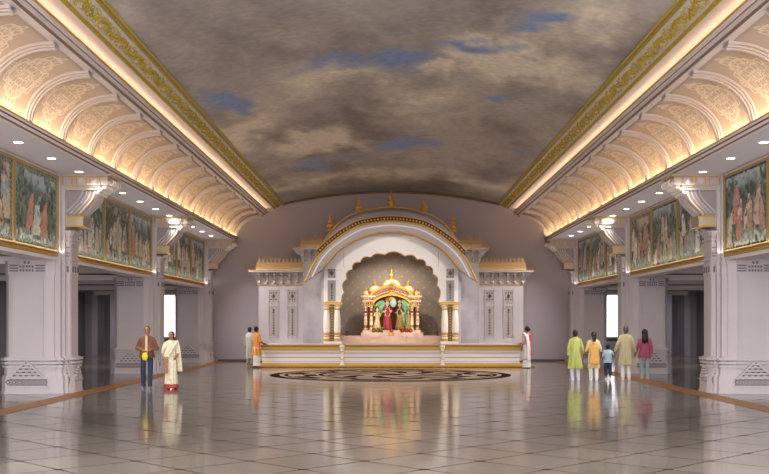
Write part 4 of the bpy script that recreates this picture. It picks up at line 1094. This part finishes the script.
# ---- family of five (backs to the camera; person's right is viewer's right)
m6 = person('person', 'man in a lime green kurta, first of the family seen from behind', (5.94, 32.4, 0), pi+.1, 1.62,
       arms=dict(Re=(-.25, .02, 1.13), Rw=(-.31, -.03, .92), Le=(.25, .03, 1.1), Lw=(.22, -.02, .84)),
       clothes=(kurta('#c3cc62', .40, .95, m=mat('lime_kurta', '#bfc37a', .8, col2='#a3ac55', nscale=3), flare=1.08), trousers('#d6d3dc', r=1.05), shoes('#d8d5da')), skin='#8d604a', wide=1.1)
orangep = mat('orange_dupatta', '#dd9a56', .75, col2='#d8b060', nscale=10)
m7 = person('person', 'woman in a cream tunic with orange scarf holding the lime kurta man\'s hand', (6.52, 32.3, 0), pi, 1.56,
       arms=dict(Le=(.24, .02, 1.13), Lw=(.29, -.03, .93), Re=(-.24, .02, 1.13), Rw=(-.28, -.04, .95)),
       clothes=(kurta('#d9cba4', .44, .5, 'tunic', mat('cream_tunic', '#ddd0b0', .8, col2='#d8b25e', nscale=4), .85), trousers('#e8e6e2', name='salwar', r=1.15), shoes('#e0ddd8')), skin='#8f5f48', hair='shoulder')
drape('scarf', orangep, ribbon([(.0, .13, 1.38), (-.01, .155, 1.2)], .06, 3, .02)+ribbon([(-.02, .17, 1.2), (-.05, .18, .9), (-.07, .19, .6)], .12, 4, .024)+ribbon([(.03, .17, 1.1), (.06, .18, .85), (.1, .19, .62)], .14, 4, .022))(m7, {})
m8 = person('person', 'small boy in a light blue shirt and dark shorts between the parents', (7.09, 32.8, 0), pi-.1, 1.15,
       arms=dict(Re=(-.27, -.02, 1.22), Rw=(-.38, -.05, 1.1), Le=(.25, .02, 1.15), Lw=(.27, -.03, .95)),
       clothes=(kurta('#9db8c6', .82, .3, 'shirt', mat('light_blue_shirt', '#a3bdc9', .8), .92), trousers('#2c3442', name='shorts', r=1.25, zbot=.25), shoes('#ece9e4')), skin='#8a5c46', child=True)
m9 = person('person', 'tall man in a beige kurta and white trousers holding the boy\'s hand', (7.62, 32.6, 0), pi, 1.74,
       arms=dict(Le=(.27, .02, 1.13), Lw=(.33, -.05, .9), Re=(-.25, .02, 1.13), Rw=(-.31, -.04, .9)),
       clothes=(kurta('#b9ae84', .48, .95, m=mat('beige_kurta', '#b8ad86', .85), flare=1.0), trousers('#e3dfd8', r=1.1), shoes('#d9c8b4', 'sandal')), skin='#8d604a', grey=True, wide=1.08)
m10 = person('person', 'girl with long dark hair in a pink top and pale jeans', (8.36, 33.1, 0), pi-.1, 1.63,
       arms=dict(Le=(.24, .02, 1.14), Lw=(.32, -.03, .92), Re=(-.24, .02, 1.12), Rw=(-.22, -.03, .86)),
       clothes=(kurta('#a93f58', .74, .95, 'top', mat('pink_top', '#a8506a', .8), .88), trousers('#9fb0b4', name='jeans', r=.92), shoes('#c8a48c', 'sandal')), skin='#a5765c', hair='long')

# ---- statues under the canopy
def statue(name, label, x, y, z, H, rot, robe, robe2, skin, crown, arms=None):
    S = H/1.72; root = empty(name, (x, y, z), rot, label, 'statue', 'statues under the canopy'); root.scale = (S, S, S)
    b = MB(); b.ell((0, 0, 1.28), (.16, .105, .17), 14, 8); b.ell((0, 0, 1.05), (.14, .1, .2), 14, 8); b.cap((-.13, 0, 1.39), (.13, 0, 1.39), .065, .065); b.cap((0, 0, 1.36), (0, 0, 1.52), .06, .05)
    b.ell((0, 0, 1.66), (.135, .14, .17), 16, 10); b.cap((0, -.13, 1.67), (0, -.16, 1.62), .012, .02, 8)
    for sx, w in ((-1, (-.14, -.22, 1.18)), (1, (.14, -.24, 1.22))):
        e_ = (sx*.27, -.04, 1.15); w = Vector((arms or {}).get(sx, w)); b.cap((sx*.18, 0, 1.4), e_, .055, .045); b.cap(e_, w, .045, .032)
        d = (w-Vector(e_)).normalized()
        for i in range(4): b.cap(w+V(0, 0, .03-.02*i), w+d*.09+V(0, 0, .035-.022*i), .014, .011, 6)
        b.cap(w, w+d*.03+V(0, 0, .06), .014, .011, 6)
    for sx in (-1, 1): b.cap((sx*.09, 0, .9), (sx*.09, -.02, .1), .09, .05); b.cap((sx*.09, .02, .04), (sx*.1, -.14, .035), .04, .03)
    body = remesh(b, 'body', skinm, .014, root, 2); sk = rgb(skin); dk = rgb('#1a1210'); red_ = rgb('#a02a28'); wh = rgb('#f2ede4')
    def cf(c):
        xx, zz = abs(c.x), c.z-1.64
        if c.y < -.06 and c.z > 1.5:
            if ((xx-.055)/.034)**2+((zz-.03)/.018)**2 < 1: return dk if abs(xx-.055) < .015 else wh
            if (xx/.032)**2+((zz+.065)/.012)**2 < 1: return red_
        return sk
    vcolor(body.data, cf)
    g_ = MB(); loft(g_, [(.05, 0, 0, .32, .2), (.3, 0, 0, .28, .2), (.6, 0, 0, .22, .17), (.95, 0, 0, .16, .13), (1.05, 0, 0, .15, .12)], 36, 9, .05)
    remesh(g_, 'skirt', robe, .014, root, 1)
    g_ = MB(); loft(g_, [(.98, 0, 0, .155, .12), (1.2, 0, 0, .17, .12), (1.36, 0, 0, .2, .11), (1.45, 0, 0, .1, .08)], 24)
    for sx in (-1, 1): g_.cap((sx*.18, 0, 1.4), (sx*.26, -.03, 1.2), .072, .066)
    remesh(g_, 'bodice', robe2, .014, root, 1)
    dr = []
    for sx in (-1, 1): dr += ribbon([(sx*.1, -.1, 1.4), (sx*.2, -.16, 1.0), (sx*.26, -.14, .5)], .07, 3, .02)
    drape('garland', mat('garland_flowers', '#e8d48a', .7, col2='#c8543a', nscale=25), [([(.16*cos(a), -.13-.02*sin(a), 1.12+.28*sin(a)), (.16*cos(a+.35), -.13-.02*sin(a+.35), 1.12+.28*sin(a+.35))], .028) for a in [2*pi*i/18 for i in range(18)]])(root, {})
    h = MB(); h.ell((0, .04, 1.71), (.165, .15, .165), 14, 8); h.ell((0, .09, 1.56), (.17, .09, .18), 12, 8); remesh(h, 'hair', M['black'], .014, root, 1)
    c = MB().lathe([(.14, 1.81), (.155, 1.83), (.14, 1.88), (.09, 1.93), (.04, 1.98), (.004, 2.04)], (0, .02, 0), 14).build('crown', crown, root)
    return root
gold_cl = mat('gold_brocade', '#b98a38', .5, col2='#4a3320', nscale=14); red_cl = mat('crimson_silk', '#a01f38', .5, col2='#7a1428', nscale=8)
wht_cl = mat('white_gold_silk', '#e8e0c4', .5, col2='#c8a04c', nscale=14); grn_cl = mat('green_gold_silk', '#4c7a50', .5, col2='#c0a048', nscale=14)
statue('deity_statue', 'crimson robed deity statue with dark hair near the canopy centre', -.17, 45.95, 1.52, 1.28, .1, red_cl, red_cl, '#e0bfae', GB)
statue('deity_statue', 'gold and dark robed deity statue right beside the crimson one', .40, 45.95, 1.52, 1.2, -.1, gold_cl, mat('dark_bodice', '#3a3128', .6), '#caa078', wht_cl)
statue('attendant_statue', 'small white and gold attendant statue beside the crimson deity', -.63, 45.95, 1.52, .98, .35, wht_cl, wht_cl, '#e0c8a8', GB)
statue('attendant_statue', 'small green robed attendant statue on the gold deity\'s side', .80, 46.0, 1.52, .85, -.35, grn_cl, grn_cl, '#caa078', GB)
# offerings
def pot(name, label, x, y, z, s_, m_, grp=None, cat='pot'):
    r_ = empty(name, (x, y, z), 0, label, cat, grp)
    MB().lathe([(.05*s_, 0), (.09*s_, .03*s_), (.11*s_, .1*s_), (.07*s_, .17*s_), (.05*s_, .19*s_), (.075*s_, .22*s_), (.07*s_, .225*s_), (.02*s_, .2*s_)], n=14).build('pot_body', m_, r_)
    MB().lathe([(.075*s_, .21*s_), (.082*s_, .22*s_), (.075*s_, .232*s_)], n=14).build('rim', GB, r_)
for n, x in enumerate((-.78, -.58, -.38)):
    pot('offering_pot', ('outermost', 'middle', 'innermost')[n]+' of three small dark pots below the white attendant statue', x, 45.5, 1.42, 1.0, mat('dark_bronze', '#4a3a24', .4, metal=.6, col2='#8a6a30', nscale=30), 'dark pots on the dais')
for n, x in enumerate((.52, .70, .88)):
    pot('offering_pot', ('innermost', 'middle', 'outermost')[n]+' of three small red and dark pots below the green attendant', x, 45.5, 1.42, .9, mat('red_bronze', '#7a2a20', .4, metal=.3), 'red pots on the dais')
r = empty('kalash', (.02, 45.06, 1.30), 0, 'small red pointed offering vessel on the central dais step', 'vessel')
MB().lathe([(.11, 0), (.12, .03), (.09, .09), (.06, .13)], n=14).build('vessel_body', M['copper'], r); MB().lathe([(.06, .13), (.075, .18), (.04, .26), (.008, .36)], n=12).build('red_cone', M['red'], r)
for x, n in ((-2.0, 'beside the column on the couple\'s side'), (2.1, 'beside the column on the family\'s side')):
    r = empty('oil_lamp', (x, 45.6, 1.28), 0, 'small dark oil lamp on the dais '+n, 'oil lamp', 'oil lamps at the dais ends')
    MB().lathe([(.09, 0), (.06, .03), (.025, .06), (.025, .14), (.08, .18), (.085, .2), (.02, .19)], n=12).build('lamp_body', mat('dark_brass', '#4a4036', .4, metal=.6), r)
    MB().lathe([(.02, .19), (.022, .23), (.003, .28)], n=8).build('wick', M['copper'], r)

# ================================================================= FLOOR MEDALLION
m = bpy.data.materials.new('inlaid_medallion'); m.use_nodes = True; nt = m.node_tree; L = nt.links.new; N = nt.nodes.new
b = nt.nodes['Principled BSDF']; b.inputs['Roughness'].default_value = .6; b.inputs['Specular IOR Level'].default_value = .0
def mt2(op, a, b_=None):
    n = N('ShaderNodeMath'); n.operation = op
    for i, x in enumerate((a, b_)):
        if x is None: continue
        if isinstance(x, (int, float)): n.inputs[i].default_value = x
        else: L(x, n.inputs[i])
    return n.outputs[0]
tc = N('ShaderNodeTexCoord'); sp = N('ShaderNodeSeparateXYZ'); L(tc.outputs['Object'], sp.inputs[0])
R_ = mt2('DIVIDE', mt2('SQRT', mt2('ADD', mt2('MULTIPLY', sp.outputs[0], sp.outputs[0]), mt2('MULTIPLY', sp.outputs[1], sp.outputs[1]))), 4.3)
T_ = mt2('ARCTAN2', sp.outputs[0], sp.outputs[1])
def ring(a, b_): return mt2('MULTIPLY', mt2('GREATER_THAN', R_, a), mt2('LESS_THAN', R_, b_))
pet = mt2('GREATER_THAN', mt2('MULTIPLY', mt2('SINE', mt2('MULTIPLY', T_, 8)), mt2('SINE', mt2('MULTIPLY', R_, 26))), .0)
pet2 = mt2('GREATER_THAN', mt2('SINE', mt2('ADD', mt2('MULTIPLY', T_, 10), mt2('MULTIPLY', R_, 14))), .2)
dk = mt2('ADD', ring(.92, 1.01), mt2('ADD', ring(.85, .885), mt2('ADD', mt2('MULTIPLY', ring(.62, .84), pet), mt2('ADD', ring(.56, .6), mt2('ADD', mt2('MULTIPLY', ring(.25, .54), pet2), ring(.0, .12))))))
mx = N('ShaderNodeMixRGB'); L(mt2('MINIMUM', dk, 1.), mx.inputs[0]); mx.inputs[1].default_value = (*rgb('#a3907d'), 1); mx.inputs[2].default_value = (*rgb('#34231c'), 1)
L(mx.outputs[0], b.inputs['Base Color'])
o = MB().lathe([(4.3, .0), (4.3, .006), (.01, .006)], n=96).build('floor_medallion', m, None); 
for p_ in o.data.polygons: p_.use_smooth = False
o.location = (-.02, 36.0, .0); tag(o, 'large round dark inlaid marble medallion in the floor before the platform', 'floor medallion')
